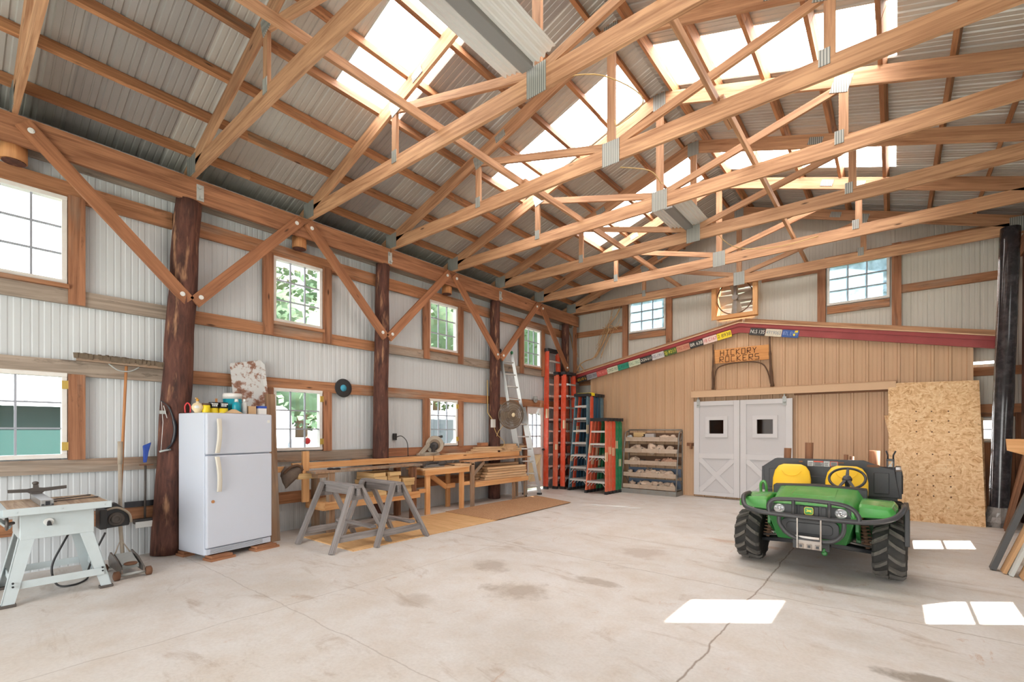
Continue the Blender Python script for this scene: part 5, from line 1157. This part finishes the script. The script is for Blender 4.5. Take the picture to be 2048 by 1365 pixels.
for ln in main[4:]: b.tube(bez([vy(*p, 11.22+R(-.08, .08)) for p in ln], 5), .009, 5)
for k in range(9):
    st = V(vy(R(1188, 1204), R(690, 718), 11.24)); e = V(vy(R(1210, 1244), R(600, 660), 11.24)); mm = (st+e)/2+V((R(-.15, .15), R(-.08, .05), R(-.1, .1)))
    b.tube(bez([st, mm, e], 5), .006, 5)
obj('twigs', b, M['vine'], t)

# ------------------------------------------------------------------ flake board, planks, roll, right boards
t = thing('flake_board', 'large sheet of golden flake board leaning on the tan wall', 'board sheet', (.5, 10.5, 0))
b = B(); bl, br_, tl, tr = V((-.07, 10.27, 0)), V((1.10, 10.29, 0)), V((-.09, 10.92, 2.36)), V((1.09, 10.94, 2.335)); dn = V((0, .016, .004))
b.hexa([bl, br_, br_+dn, bl+dn], [tl, tr, tr+dn, tl+dn]); sh = obj('sheet', b, M['osb'], t)
b = B()
for i in (.32, .49, .67):
    for j in (.22, .29, .37, .53, .68, .75, .82):
        p = tl+(tr-tl)*i+((bl+(br_-bl)*i)-(tl+(tr-tl)*i))*j+V((0, -.005, 0)); b.cyl(p, p+V((0, .012, 0)), .011, n=10)
obj('screw_holes', b, M['burnt'], sh, 0, 'rows of small dark holes')
b = B(); bl, br_, tl, tr = V((.2, 10.42, 0)), V((1.13, 10.46, 0)), V((-.15, 10.98, 1.78)), V((1.14, 10.98, 1.72)); b.hexa([bl, br_, br_+dn, bl+dn], [tl, tr, tr+dn, tl+dn]); one('flake_board', b, M['osb'], 'second shorter flake board sheet mostly hidden behind the large one', 'board sheet')
t = thing('wrapped_roll', 'tall black roll in crinkled clear plastic standing in the back right corner', 'roll', (1.26, 10.5, 0))
b = B(); P2 = [V((1.26, 10.5, .02)).lerp(V((1.42, 10.72, 4.7)), k/24) for k in range(25)]; b.tube(P2, [.118+R(-.004, .004) for k in range(25)], 20); obj('roll', b, M['wrap'], t)
rings = []
for k in range(5):
    z = .0+.075*k; rr = (.15, .175, .15, .135, .122)[k]; rings.append([(1.26+.003*k+(rr+R(-.014, .014))*math.cos(a*PI/10), 10.5+(rr+R(-.014, .014))*math.sin(a*PI/10), z+R(0, .01)) for a in range(20)])
b = B(); b.loft(rings, sm=False); obj('bunched_wrap', b, M['clear'], t, label='bunched clear wrap at the foot')
b = B()
for k in range(5):
    a = R(2.6, 5.2); pts = []
    for q in range(14):
        p = V((1.26, 10.5, 0)).lerp(V((1.42, 10.72, 4.7)), .06+.9*q/13); a += R(-.12, .12); pts.append(p+V((math.cos(a)*.119, math.sin(a)*.119, 0)))
    b.tube(pts, .0035, 4)
obj('wrap_creases', b, M['chrome'], t)
BD = [((.82, 7.21), (1.83, 7.3, 3.15), .10, .05, 'darkboard', 'dark grey board leaning on the right wall, nearest the vehicle'),
      ((.89, 7.12), (1.83, 7.12, 2.7), .16, .03, 'tanboard', 'wide tan board leaning just behind the dark grey one'),
      ((.93, 7.03), (1.83, 6.95, 2.75), .13, .03, 'paleboard', 'pale painted board in the leaning row at the right edge'),
      ((1.0, 6.92), (1.83, 6.8, 2.6), .17, .03, 'tanboard', 'tan board beside the pale painted one at the right edge'),
      ((1.03, 6.78), (1.83, 6.62, 2.6), .08, .05, 'canblack', 'black batten in the leaning row at the right edge'),
      ((1.08, 6.66), (1.83, 6.5, 2.5), .14, .03, 'oldboard', 'grey-brown board at the near end of the leaning row')]
for (fx_, fy_), tp, w, h, mt, lab in BD:
    b = B(); b.bar((fx_, fy_, 0.01), tp, w, h, (1, 0, .4)); one('leaning_board', b, M[mt], lab, 'board', 'boards leaning on the right wall')
for k, (x, y, tx, ty, tz, mt) in enumerate(((1.03, 7.7, 1.84, 7.9, 2.9, 'tanboard'), (1.16, 8.1, 1.85, 8.25, 3.1, 'tanboard'), (1.22, 8.4, 1.85, 8.5, 2.6, 'brownboard'), (1.25, 8.6, 1.85, 8.68, 2.9, 'lumber'), (1.28, 10.0, 1.85, 10.15, 2.7, 'brownboard'), (1.3, 10.25, 1.86, 10.4, 3.0, 'brownboard'))):
    b = B(); b.bar((x, y, .01), (tx, ty, tz), .12, .035, (1, 0, .4)); one('leaning_board', b, M[mt], 'brown board in the deeper row on the right wall, %s behind the dark grey board' % ('first', 'second', 'third', 'fourth', 'fifth', 'last')[k], 'board', 'boards leaning on the right wall')
b = B(); b.prism([(1.05, 1.40), (1.86, 1.40), (1.86, .98), (1.5, 1.10), (1.06, 1.26)], 'xz', 8.2, 8.24); one('rack_arm', b, M['pine'], 'bright pine lumber rack arm sticking out from the right wall', 'bracket')
# ------------------------------------------------------------------ utility vehicle (front faces -y)
VX = -.67
G = thing('utility_vehicle', 'green and yellow two-seat utility vehicle with a black cargo bed', 'utility vehicle', (VX, 7.0, 0))
def wheel(x, y, steer=0):
    b = B(); r = .285; w = .13
    b.lathe([(.15, -w*.85), (.20, -w), (.236, -w*.98), (.252, -w*.8), (.258, 0), (.252, w*.8), (.236, w*.98), (.20, w), (.15, w*.85)], (0, 0, 0), (1, 0, 0), 40)
    for k in range(13):
        for s in (-1, 1):
            a0 = (k+(.5 if s > 0 else 0))*2*PI/13
            rows_ = []
            for q, (xx, da, rr) in enumerate(((.005, 0, r), (.06, .16, r), (.105, .26, r-.006), (w*1.0, .30, r-.035))):
                aa = a0+da; ring_ = []
                for dr, dd in ((-.035, -.085), (-.0, -.066), (-.0, .066), (-.035, .085)):
                    ang = aa+dd; ring_.append((s*xx, (rr+dr)*math.cos(ang), (rr+dr)*math.sin(ang)))
                rows_.append(ring_)
            b.loft(rows_, True, True, 1, False)
    MT = Matrix.Translation((x, y, .285)) @ Matrix.Rotation(steer, 4, 'Z')
    b.xf(MT); tr = obj('tire', b, [M['rubber'], M['lug']], G)
    b = B(); b.lathe([(.0, -.07), (.09, -.07), (.13, -.1), (.152, -.11), (.152, .11), (.13, .1), (.09, .06), (0, .06)], (0, 0, 0), (1, 0, 0), 28); b.xf(MT); obj('rim', b, M['yellowed'] if False else M['dustgrey'], tr, 0, 'dusty wheel rim')
for x in (VX-.635, VX+.635): wheel(x, 6.12, -.06); wheel(x, 8.05)
def vb(nm, b, m, bev=0, lab=None, par=None): return obj(nm, b, M[m], par or G, bev, lab)
# hood : lofted across x, running back and up
def hoodsec(y, hw, zt, zs, crown):
    pts = []
    for k in range(13):
        q = -1+2*k/12; a = abs(q)
        z = zt+crown*(1-q*q) if a < .86 else zt+crown*(1-.86*.86)-(zt-zs)*((a-.86)/.14)
        pts.append((VX+q*hw, y, z))
    return pts
secs = [hoodsec(5.58, .36, .735, .63, .008), hoodsec(5.62, .375, .765, .64, .01), hoodsec(5.80, .39, .79, .68, .014), hoodsec(6.05, .41, .825, .70, .018), hoodsec(6.32, .44, .85, .72, .02)]
b = B(); b.loft(secs, closed=False, cap=False)
lo = [[(p[0], p[1], .6) for p in s_] for s_ in secs]
for s_, l_ in zip(secs, secs[1:]):
    for e in (0, 12): b.face([s_[e], l_[e], (l_[e][0], l_[e][1], .6), (s_[e][0], s_[e][1], .6)])
hood = vb('hood', b, 'green')
b = B(); b.hexa([(VX-.2, 5.86, .812), (VX+.2, 5.86, .812), (VX+.2, 6.2, .857), (VX-.2, 6.2, .857)], [(VX-.19, 5.87, .818), (VX+.19, 5.87, .818), (VX+.19, 6.19, .863), (VX-.19, 6.19, .863)]); vb('hood_panel', b, 'green', .003, None, hood)
# front face with lamp recess
b = B(); b.box(VX-.37, VX+.37, 5.60, 5.63, .60, .745); b.box(VX-.34, VX+.34, 5.56, 5.60, .605, .632); b.box(VX-.34, VX+.34, 5.565, 5.60, .745, .765); vb('nose', b, 'green', .006)
b = B(); b.prism(rrect(VX-.345, VX+.345, .635, .742, .03), 'xz', 5.585, 5.60)
for k in range(5): xx = VX-.125+.0625*k; b.box(xx-.02, xx+.02, 5.572, 5.586, .645, .735)
gr = vb('grille', b, 'black', .003)
b = B(); b.prism(rrect(VX-.038, VX+.038, .655, .729, .02), 'xz', 5.558, 5.572); em = vb('emblem', b, 'green', .002, 'green shield emblem with a leaping deer', gr)
b = B(); n_ = rrect(VX-.040, VX+.040, .653, .731, .021); inn = rrect(VX-.036, VX+.036, .657, .727, .018)
for k in range(len(n_)):
    k2 = (k+1) % len(n_); b.face([(n_[k][0], 5.557, n_[k][1]), (n_[k2][0], 5.557, n_[k2][1]), (inn[k2][0], 5.557, inn[k2][1]), (inn[k][0], 5.557, inn[k][1])])
deer = [(-.026, .006), (-.018, .012), (-.008, .010), (.002, .008), (.010, .012), (.014, .020), (.018, .014), (.014, .006), (.010, .000), (.022, -.006), (.026, -.012), (.016, -.009), (.004, -.004), (-.008, -.004), (-.018, -.012), (-.028, -.014), (-.020, -.006), (-.022, .002)]
b.prism([(VX-p[0], .690+p[1]) for p in deer], 'xz', 5.5555, 5.558); vb('emblem_deer', b, 'emblem', 0, 'yellow border and leaping deer', em)
for s in (-1, 1):
    cx = VX+s*.265
    b = B(); b.lathe([(.0, .0), (.035, .004), (.05, .014), (.054, .03)], (cx, 5.562, .69), (0, 1, 0), 28); hl = vb('headlight', b, 'lens', 0, 'round clear headlight')
    b = B(); b.lathe([(.0, -.006), (.018, -.004), (.02, .002)], (cx+.006, 5.562, .688), (0, 1, 0), 16); obj('bulb', b, M['chrome'], hl)
# fenders
for s in (-1, 1):
    xi = VX+s*.40; xo = VX+s*.70
    def sec(y, zo, zi, zb, ins=0.0):
        return [(xi, y, zb), (xo-s*ins, y, zb+.015), (xo-s*ins, y, zo-.05), (xo-s*(.03+ins), y, zo-.005), (xi+s*.02, y, zi), (xi, y, zi-.01)]
    b = B(); b.loft([sec(5.68, .755, .76, .655, .05), sec(5.72, .775, .785, .65, .02), sec(6.0, .79, .795, .67, 0), sec(6.3, .77, .775, .69, 0), sec(6.4, .74, .75, .66, .02)], True, True, 0, False); vb('fender', b, 'green', .008)
    b = B(); b.box(min(xi, xi-s*.04), max(xi, xi-s*.04), 6.05, 6.5, .32, .66); b.hexa([(xi, 5.72, .5), (xi, 6.05, .36), (xi-s*.03, 6.05, .36), (xi-s*.03, 5.72, .5)], [(xi, 5.72, .66), (xi, 6.05, .66), (xi-s*.03, 6.05, .66), (xi-s*.03, 5.72, .66)]); b.box(min(xi, xi+s*.28), max(xi, xi+s*.28), 6.42, 6.45, .34, .72); vb('inner_panel', b, 'dkgreen', .004)
# lower nose and black scoop
b = B(); b.hexa([(VX-.30, 5.70, .36), (VX+.30, 5.70, .36), (VX+.34, 6.4, .30), (VX-.34, 6.4, .30)], [(VX-.37, 5.60, .61), (VX+.37, 5.60, .61), (VX+.4, 6.4, .62), (VX-.4, 6.4, .62)]); vb('lower_nose', b, 'dkgreen', .01)
b = B(); b.prism(rrect(VX-.25, VX+.25, .42, .60, .06), 'xz', 5.585, 5.64); b.prism(rrect(VX-.2, VX+.2, .455, .565, .04), 'xz', 5.575, 5.586); vb('lower_grille', b, 'black', .006)
# bull bar
TB = .021
b = B(); b.tube(bez([(VX-.60, 5.82, .80), (VX-.615, 5.62, .785), (VX-.57, 5.48, .70), (VX-.45, 5.43, .665), (VX-.32, 5.42, .655), (VX, 5.415, .645), (VX+.32, 5.42, .645), (VX+.5, 5.43, .655), (VX+.66, 5.47, .70), (VX+.735, 5.60, .77), (VX+.74, 5.8, .78)], 6), TB+.003, 10); vb('bumper_bar', b, 'tubeblack')
b = B(); b.tube(bez([(VX-.325, 5.42, .655), (VX-.335, 5.425, .74), (VX-.29, 5.43, .795), (VX-.2, 5.435, .808), (VX, 5.44, .812), (VX+.25, 5.435, .80), (VX+.36, 5.43, .765), (VX+.41, 5.425, .70), (VX+.415, 5.42, .65)], 6), TB, 10); vb('upper_guard', b, 'tubeblack')
for x in (VX-.115, VX+.185):
    b = B(); b.cyl((x, 5.43, .805), (x, 5.418, .65), .017, n=10); vb('guard_upright', b, 'tubeblack')
b = B(); b.tube(bez([(VX-.24, 5.43, .65), (VX-.235, 5.43, .56), (VX-.17, 5.435, .47), (VX-.08, 5.44, .425), (VX+.05, 5.445, .415), (VX+.2, 5.44, .43), (VX+.28, 5.435, .50), (VX+.30, 5.43, .58), (VX+.295, 5.43, .65)], 6), TB, 10); vb('lower_guard', b, 'tubeblack')
b = B(); b.box(VX-.085, VX+.125, 5.42, 5.44, .335, .42)
for x in (VX-.05, VX+.02, VX+.09): b.box(x-.022, x+.022, 5.412, 5.42, .342, .384)
hp = vb('hitch_plate', b, 'steel', .003)
for x in (VX-.05, VX+.02, VX+.09):
    b = B(); b.box(x-.013, x+.013, 5.409, 5.413, .35, .376); vb('receiver_hole', b, 'canblack', 0, None, hp)
b = B()
for x in (VX-.078, VX+.118): b.box(x-.006, x+.006, 5.395, 5.42, .34, .64)
b.bar((VX, 5.44, .44), (VX, 5.75, .40), .2, .03); vb('guard_strap', b, 'steel')
b = B(); b.cyl((VX+.14, 5.43, .36), (VX+.14, 5.43, .32), .012); b.lathe([(.014, -.01), (.026, 0), (.014, .01)], (VX+.145, 5.43, .315), (0, 1, 0), 14); vb('tow_hook', b, 'dkgreen')
# suspension and chassis
for s in (-1, 1):
    b = B(); b.hexa([(VX+s*.16, 5.86, .29), (VX+s*.16, 6.3, .29), (VX+s*.16, 6.3, .34), (VX+s*.16, 5.86, .34)], [(VX+s*.52, 6.05, .235), (VX+s*.52, 6.17, .235), (VX+s*.52, 6.17, .27), (VX+s*.52, 6.05, .27)]); vb('suspension_arm', b, 'black', .006)
    b = B(); b.cyl((VX+s*.46, 6.05, .29), (VX+s*.40, 6.05, .62), .022)
    for k in range(7): z = .33+.035*k; x_ = VX+s*(.455-.006*k); b.tube([(x_+.045*math.cos(a*PI/6), 6.05+.045*math.sin(a*PI/6), z+.0016*a) for a in range(12)], .007, 5, True)
    vb('spring_strut', b, 'stick')
    b = B(); b.cyl((VX+s*.14, 5.98, .36), (VX+s*.5, 6.04, .31), .012, n=8); b.tube([(VX+s*.12, 5.98, .36), (VX+s*.26, 5.985, .345)], .03, 10); vb('tie_rod', b, 'steel')
b = B(); b.box(VX-.16, VX+.16, 5.72, 8.45, .27, .36); b.box(VX-.62, VX+.62, 6.45, 7.35, .28, .33); b.box(VX-.35, VX+.35, 7.4, 8.4, .36, .62); vb('chassis', b, 'black')
b = B(); b.box(VX-.60, VX+.60, 6.88, 7.34, .33, .60); vb('seat_base', b, 'green', .02)
b = B(); b.loft([[(VX-.45, 6.30, .72), (VX+.45, 6.30, .72), (VX+.45, 6.30, .86), (VX, 6.30, .882), (VX-.45, 6.30, .86)], [(VX-.44, 6.42, .7), (VX+.44, 6.42, .7), (VX+.44, 6.42, .872), (VX, 6.42, .892), (VX-.44, 6.42, .872)]]); vb('dash_cowl', b, 'black', .01)
# seats
for s in (-1, 1):
    cx = VX+s*.215+(-.15 if s < 0 else 0)
    cx = -1.035 if s < 0 else -.455
    st = None
    rings = []
    for y_, z_, hw, th in ((6.98, .62, .20, .10), (6.99, .75, .215, .105), (7.02, .88, .215, .10), (7.05, .98, .195, .085), (7.065, 1.04, .155, .065), (7.07, 1.065, .10, .045)):
        rings.append([(cx+hw*math.cos(a*PI/12)*(1 if abs(math.cos(a*PI/12)) < .9 else 1), y_+.5*th*math.sin(a*PI/12)*1.2, z_) for a in range(24)])
    b = B(); b.loft(rings); bk = vb('seat_back', b, 'yellow')
    b = B(); b.tube(bez([(cx-.11, 6.99, .985), (cx-.07, 6.975, .94), (cx, 6.968, .925), (cx+.07, 6.975, .94), (cx+.11, 6.99, .985)], 6), .004, 5); vb('seat_seam', b, 'yellow', 0, None, bk)
    b = B(); b.prism(rrect(cx-.21, cx+.21, 6.62, 7.02, .08), 'xy', .60, .70); vb('seat_cushion', b, 'yellow', .03)
# steering wheel
cw = V((-.42, 6.58, .955)); ax = V((0, -.62, .78)).normalized(); ua = V((1, 0, 0)); va = ax.cross(ua)
b = B(); b.tube([cw+ua*(.17*math.cos(a*PI/18))+va*(.17*math.sin(a*PI/18)) for a in range(36)], .014, 8, True); sw = vb('steering_wheel', b, 'black')
b = B(); b.lathe([(0, .02), (.04, .015), (.05, -.02), (0, -.03)], cw, ax, 18)
for a in (90, 245, 295):
    d = ua*math.cos(math.radians(a))+va*math.sin(math.radians(a)); b.bar(cw+d*.03, cw+d*.165, .035, .014, tuple(ax), 0, .025, .012)
vb('wheel_spokes', b, 'black', .003, None, sw)
b = B(); b.cyl(cw-ax*.02, cw-ax*.22, .025); vb('steering_column', b, 'black')
b = B(); b.tube(bez([(-1.31, 6.62, .70), (-1.315, 6.61, .80), (-1.30, 6.60, .85), (-1.27, 6.60, .86), (-1.25, 6.60, .80), (-1.245, 6.61, .70)], 6), .017, 8); vb('grab_handle', b, 'green')
# cargo bed
fp = [(-1.42, .68), (-1.43, 1.01), (-1.29, 1.115), (-1.26, 1.125), (-.30, 1.125), (-.10, 1.045), (.0, 1.02), (.05, .68)]
b = B(); b.prism(fp, 'xz', 7.37, 7.41); bed = vb('bed_front_wall', b, 'bedblack', .006)
b = B(); b.box(-1.22, -.27, 7.355, 7.37, .73, .90); b.box(-1.36, -1.28, 7.355, 7.37, .72, .98); b.box(-.2, -.05, 7.355, 7.37, .72, .98); vb('pressed_panel', b, 'bedblack', .01, None, bed)
for xa, xb in ((-1.46, -1.40), (.01, .07)):
    b = B(); b.hexa([(xa, 7.39, .67), (xb, 7.39, .67), (xb, 8.65, .67), (xa, 8.65, .67)], [(xa, 7.42, 1.0), (xb, 7.42, 1.0), (xb, 8.65, 1.0), (xa, 8.65, 1.0)])
    for k in range(3): b.box(xa-.012 if xa < -1 else xb, xa if xa < -1 else xb+.012, 7.5+.38*k, 7.75+.38*k, .72, .95)
    vb('bed_side', b, 'bedblack', .008)
b = B(); b.box(-1.42, .03, 7.4, 8.65, .64, .68); b.box(-1.41, .02, 8.62, 8.66, .68, .98); vb('bed_floor', b, 'bedblack')
for q in ((-.27, -.14, 1.045, 1.075, .014), (-1.0, -.955, 1.075, 1.095, .008), (-.56, -.5, 1.078, 1.095, .008)):
    b = B(); b.prism(rrect(*q), 'xz', 7.362, 7.371); vb('grip_slot', b, 'brownboard', 0, 'slot showing wood behind', bed)
b = B(); xs = -.90; cols_ = []
lm = plain('label_paper', c(206, 206, 206), .5, dirt=.7, dcol=c(120, 120, 124), dscale=60)
b.box(-.90, -.835, 7.363, 7.37, 1.03, 1.10); obj('warning_label', b, lm, bed, 0, 'pale warning label, leftmost'); b = B(); b.box(-.72, -.655, 7.363, 7.37, 1.03, 1.10); obj('warning_label', b, lm, bed, 0, 'pale warning label, third along')
b = B(); b.box(-.83, -.725, 7.363, 7.37, 1.084, 1.10); obj('label_header', b, M['orange'], bed, 0, 'orange label header')
b = B(); b.box(-.65, -.565, 7.364, 7.37, 1.036, 1.098); obj('label_border', b, M['orange'], bed, 0, 'orange label border')
b = B(); b.box(-.645, -.57, 7.3632, 7.37, 1.042, 1.092); obj('warning_label', b, M['fixgrey'], bed, 0, 'grey warning label, rightmost')
b = B(); b.box(-.83, -.725, 7.3632, 7.37, 1.03, 1.083); obj('warning_label', b, M['fixgrey'], bed, 0, 'wide grey warning label')
b = B()
for xa, w in ((-.895, .055), (-.82, .085), (-.715, .05), (-.64, .065)):
    for k in range(4): b.box(xa+.004, xa+w*R(.6, 1), 7.3622, 7.3631, 1.040+.012*k, 1.045+.012*k)
obj('label_print', b, M['canblack'], bed)
# side mud flap behind the front wheel on the driver's side
b = B(); b.box(VX+.745, VX+.785, 5.9, 6.5, .38, .74); vb('splash_guard', b, 'black', .006)
# fence posts standing in the bed
for x, y, z0, z1, w, lab in ((-1.19, 7.75, .69, 1.25, .05, 'short split post standing in the cargo bed, far left'), (-.94, 7.85, .69, 1.33, .055, 'taller split post in the cargo bed, behind the left seat'), (-.20, 7.7, .69, 1.24, .06, 'thick pale-topped post in the cargo bed, right end')):
    b = B(); b.tube([(x, y, z0), (x+R(-.01, .01), y, (z0+z1)/2), (x, y, z1)], [w, w*.95, w], 6); one('wood_post', b, M['brownboard' if x < -.5 else 'brace'], lab, 'post', 'posts in the cargo bed')
for k, x in enumerate((-.52, -.455)):
    b = B(); b.tube([(x, 7.8, .69), (x+.01, 7.8, 1.175-.02*k)], .026, 7); one('wood_post', b, M['brownboard'], 'thin round stake end in the cargo bed behind the right seat, %s of two' % ('left', 'right')[k], 'post', 'posts in the cargo bed')
t = thing('trailer_latch', 'black forked metal latch sticking up at the bed right corner', 'latch', (-.04, 7.6, 1.0))
b = B(); b.box(-.085, .005, 7.60, 7.615, .98, 1.03); b.box(-.08, -.062, 7.60, 7.615, 1.03, 1.13); b.box(-.018, .0, 7.60, 7.615, 1.03, 1.13); b.box(-.08, .0, 7.60, 7.615, 1.115, 1.145); obj('latch_plate', b, M['canblack'], t, .002)
for x0, x1 in ((-.066, -.083), (-.012, .012)):
    b = B(); b.tube([(x0, 7.607, 1.14), (x0, 7.607, 1.19), (x1, 7.607, 1.245)], .009, 8); obj('prong', b, M['canblack'], t)
b = B(); b.cyl((-.04, 7.592, 1.06), (-.04, 7.62, 1.06), .016); b.bar((-.062, 7.607, 1.04), (-.018, 7.607, 1.11), .01, .014, (0, 1, 0)); obj('pivot', b, M['galv'], t)
# ------------------------------------------------------------------ outside
def tree(x, y, z0, h, r, lab, n=9):
    t = thing('tree', lab, 'tree', (x, y, z0), 'trees outside')
    b = B(); b.tube([(x, y, z0), (x+.1, y, z0+h*.45), (x-.1, y+.1, z0+h*.8)], [.22, .16, .06], 8); obj('trunk', b, M['trunk'], t)
    b = B()
    for k in range(n*110):
        a = R(0, 2*PI); q = R(-1, 1); rr = r*R(.55, 1.0)*math.sqrt(max(.05, 1-q*q*.8)); s = R(.07, .16)
        p = V((x+rr*math.cos(a), y+rr*math.sin(a), z0+h*.62+q*h*.36)); d1 = V((R(-1, 1), R(-1, 1), R(-1, 1))).normalized()*s; d2 = d1.orthogonal().normalized()*s*.7
        b.face([p-d1, p+d2, p+d1, p-d2])
    b.blob((x, y, z0+h*.62), (r*.72, r*.72, h*.3), 3, .12)
    obj('crown', b, M['leaf'], t)
tree(-14.5, 7.3, -.16, 6.6, 2.4, 'leafy tree seen through the window over the refrigerator', 16)
tree(-17.5, 15.6, -.16, 10.5, 3.4, 'tall tree seen through the upper window over the miter saw', 18)
tree(-13.0, 19.5, -.16, 9.5, 3.0, 'tree beyond the side-door end of the left wall', 16)
tree(-22, 10.2, -.16, 8.0, 3.0, 'tree standing further off between the other two', 14)
tree(-5.5, 21, -.16, 8.5, 3.2, 'tree behind the barn, left of the gable', 14)
tree(-1.5, 33, -.16, 9.5, 3.2, 'tree far behind the barn, seen through the right gable window', 14)
# neighbouring long shed
t = thing('outbuilding', 'low teal outbuilding with a pale metal roof outside the table-saw window', 'outbuilding', (-16, -2.0, -.16))
b = B(); b.box(-18, -14, -9, 3.0, -.16, 2.05); obj('walls', b, M['shedgreen'], t)
b = B(); b.hexa([(-13.6, -9.3, 2.0), (-13.6, 3.3, 2.0), (-16, 3.3, 3.3), (-16, -9.3, 3.3)], [(-13.6, -9.3, 2.08), (-13.6, 3.3, 2.08), (-16, 3.3, 3.38), (-16, -9.3, 3.38)])
for k in range(20): y = -9.2+.65*k; b.bar((-13.6, y, 2.1), (-16, y, 3.4), .04, .04)
obj('roof', b, M['shedwhite'], t)
# white box trailer
t = thing('box_trailer', 'white rounded box trailer parked outside the window by the refrigerator', 'trailer', (-12, 5.0, -.16))
b = B(); b.prism(rrect(4.2, 5.62, .3, 2.1, .3), 'yz', -13.6, -11.6); b.box(-13.6, -11.5, 5.6, 9.0, .25, 1.30); obj('body', b, M['shedwhite'], t)
for x in (-13.4, -11.75):
    for y in (4.9, 8.0):
        b = B(); b.lathe([(0, -.1), (.33, -.1), (.33, .1), (0, .1)], (x, y, .17), (1, 0, 0), 20); obj('wheel', b, M['canblack'], t)
# pale board fence outside the miter-saw window
t = thing('board_fence', 'pale upright board fence outside the miter saw window and side door', 'fence', (-10, 14, -.16))
for k in range(34):
    y = 8.6+.25*k; b = B(); b.box(-10.03, -10, y, y+.24, -.16, 2.05+R(-.02, .02)); obj('board', b, M['fencewhite'], t)
b = B(); b.box(-10.08, -10.03, 8.6, 17.1, 1.6, 1.7); b.box(-10.08, -10.03, 8.6, 17.1, .3, .4); obj('fence_rail', b, M['fencewhite'], t)

# ------------------------------------------------------------------ light
w = bpy.data.worlds.new('World'); SC.world = w; w.use_nodes = True; nt = w.node_tree; nt.nodes.clear()
bg = nt.nodes.new('ShaderNodeBackground'); ou = nt.nodes.new('ShaderNodeOutputWorld'); tc = nt.nodes.new('ShaderNodeTexCoord'); sp = nt.nodes.new('ShaderNodeSeparateXYZ'); rp = nt.nodes.new('ShaderNodeValToRGB')
nt.links.new(tc.outputs['Generated'], sp.inputs[0]); nt.links.new(sp.outputs[2], rp.inputs[0])
rp.color_ramp.elements[0].position = 0.0; rp.color_ramp.elements[0].color = (1.0, .985, .95, 1); rp.color_ramp.elements[1].position = .7; rp.color_ramp.elements[1].color = (.80, .90, 1.0, 1)
nt.links.new(rp.outputs[0], bg.inputs[0]); bg.inputs[1].default_value = 2.6; nt.links.new(bg.outputs[0], ou.inputs[0])
sd = V((-.82, -.64, -1.0)).normalized()
L = bpy.data.lights.new('sun', 'SUN'); L.energy = 26; L.angle = .009; L.color = (1, .95, .86)
o = bpy.data.objects.new('sun', L); COL.objects.link(o); o.rotation_euler = sd.to_track_quat('-Z', 'Y').to_euler(); o.location = (8, 8, 14)
# fill lamp added at the unseen doorway behind the camera, besides the sky
L = bpy.data.lights.new('doorway_fill_lamp', 'AREA'); L.shape = 'RECTANGLE'; L.size = 5.7; L.size_y = 3.6; L.energy = 230; L.color = (1, .98, .95)
o = bpy.data.objects.new('doorway_fill_lamp', L); COL.objects.link(o); o.location = (-2.3, YF-.1, 1.85); o.rotation_euler = (PI/2, 0, 0)

# ------------------------------------------------------------------ camera
cam = bpy.data.cameras.new('camera'); co = bpy.data.objects.new('camera', cam); COL.objects.link(co); SC.camera = co
co.location = (0, 0, 1.5); co.rotation_euler = (PI/2, 0, math.atan2(765, 941.6))
cam.sensor_width = 36; cam.lens = 941.6/2048*36; cam.shift_y = (862-682.5)/2048; cam.clip_start = .05; cam.clip_end = 300
vs = SC.view_settings; vs.view_transform = 'Standard'; vs.look = 'None'; vs.gamma = 1; vs.use_curve_mapping = False; vs.exposure = 0.65
SC.cycles.use_denoising = True
SC.cycles.max_bounces = 8; SC.cycles.diffuse_bounces = 5; SC.cycles.glossy_bounces = 3; SC.cycles.transparent_max_bounces = 12; SC.cycles.sample_clamp_indirect = 6
SC.cycles.caustics_reflective = False; SC.cycles.caustics_refractive = False
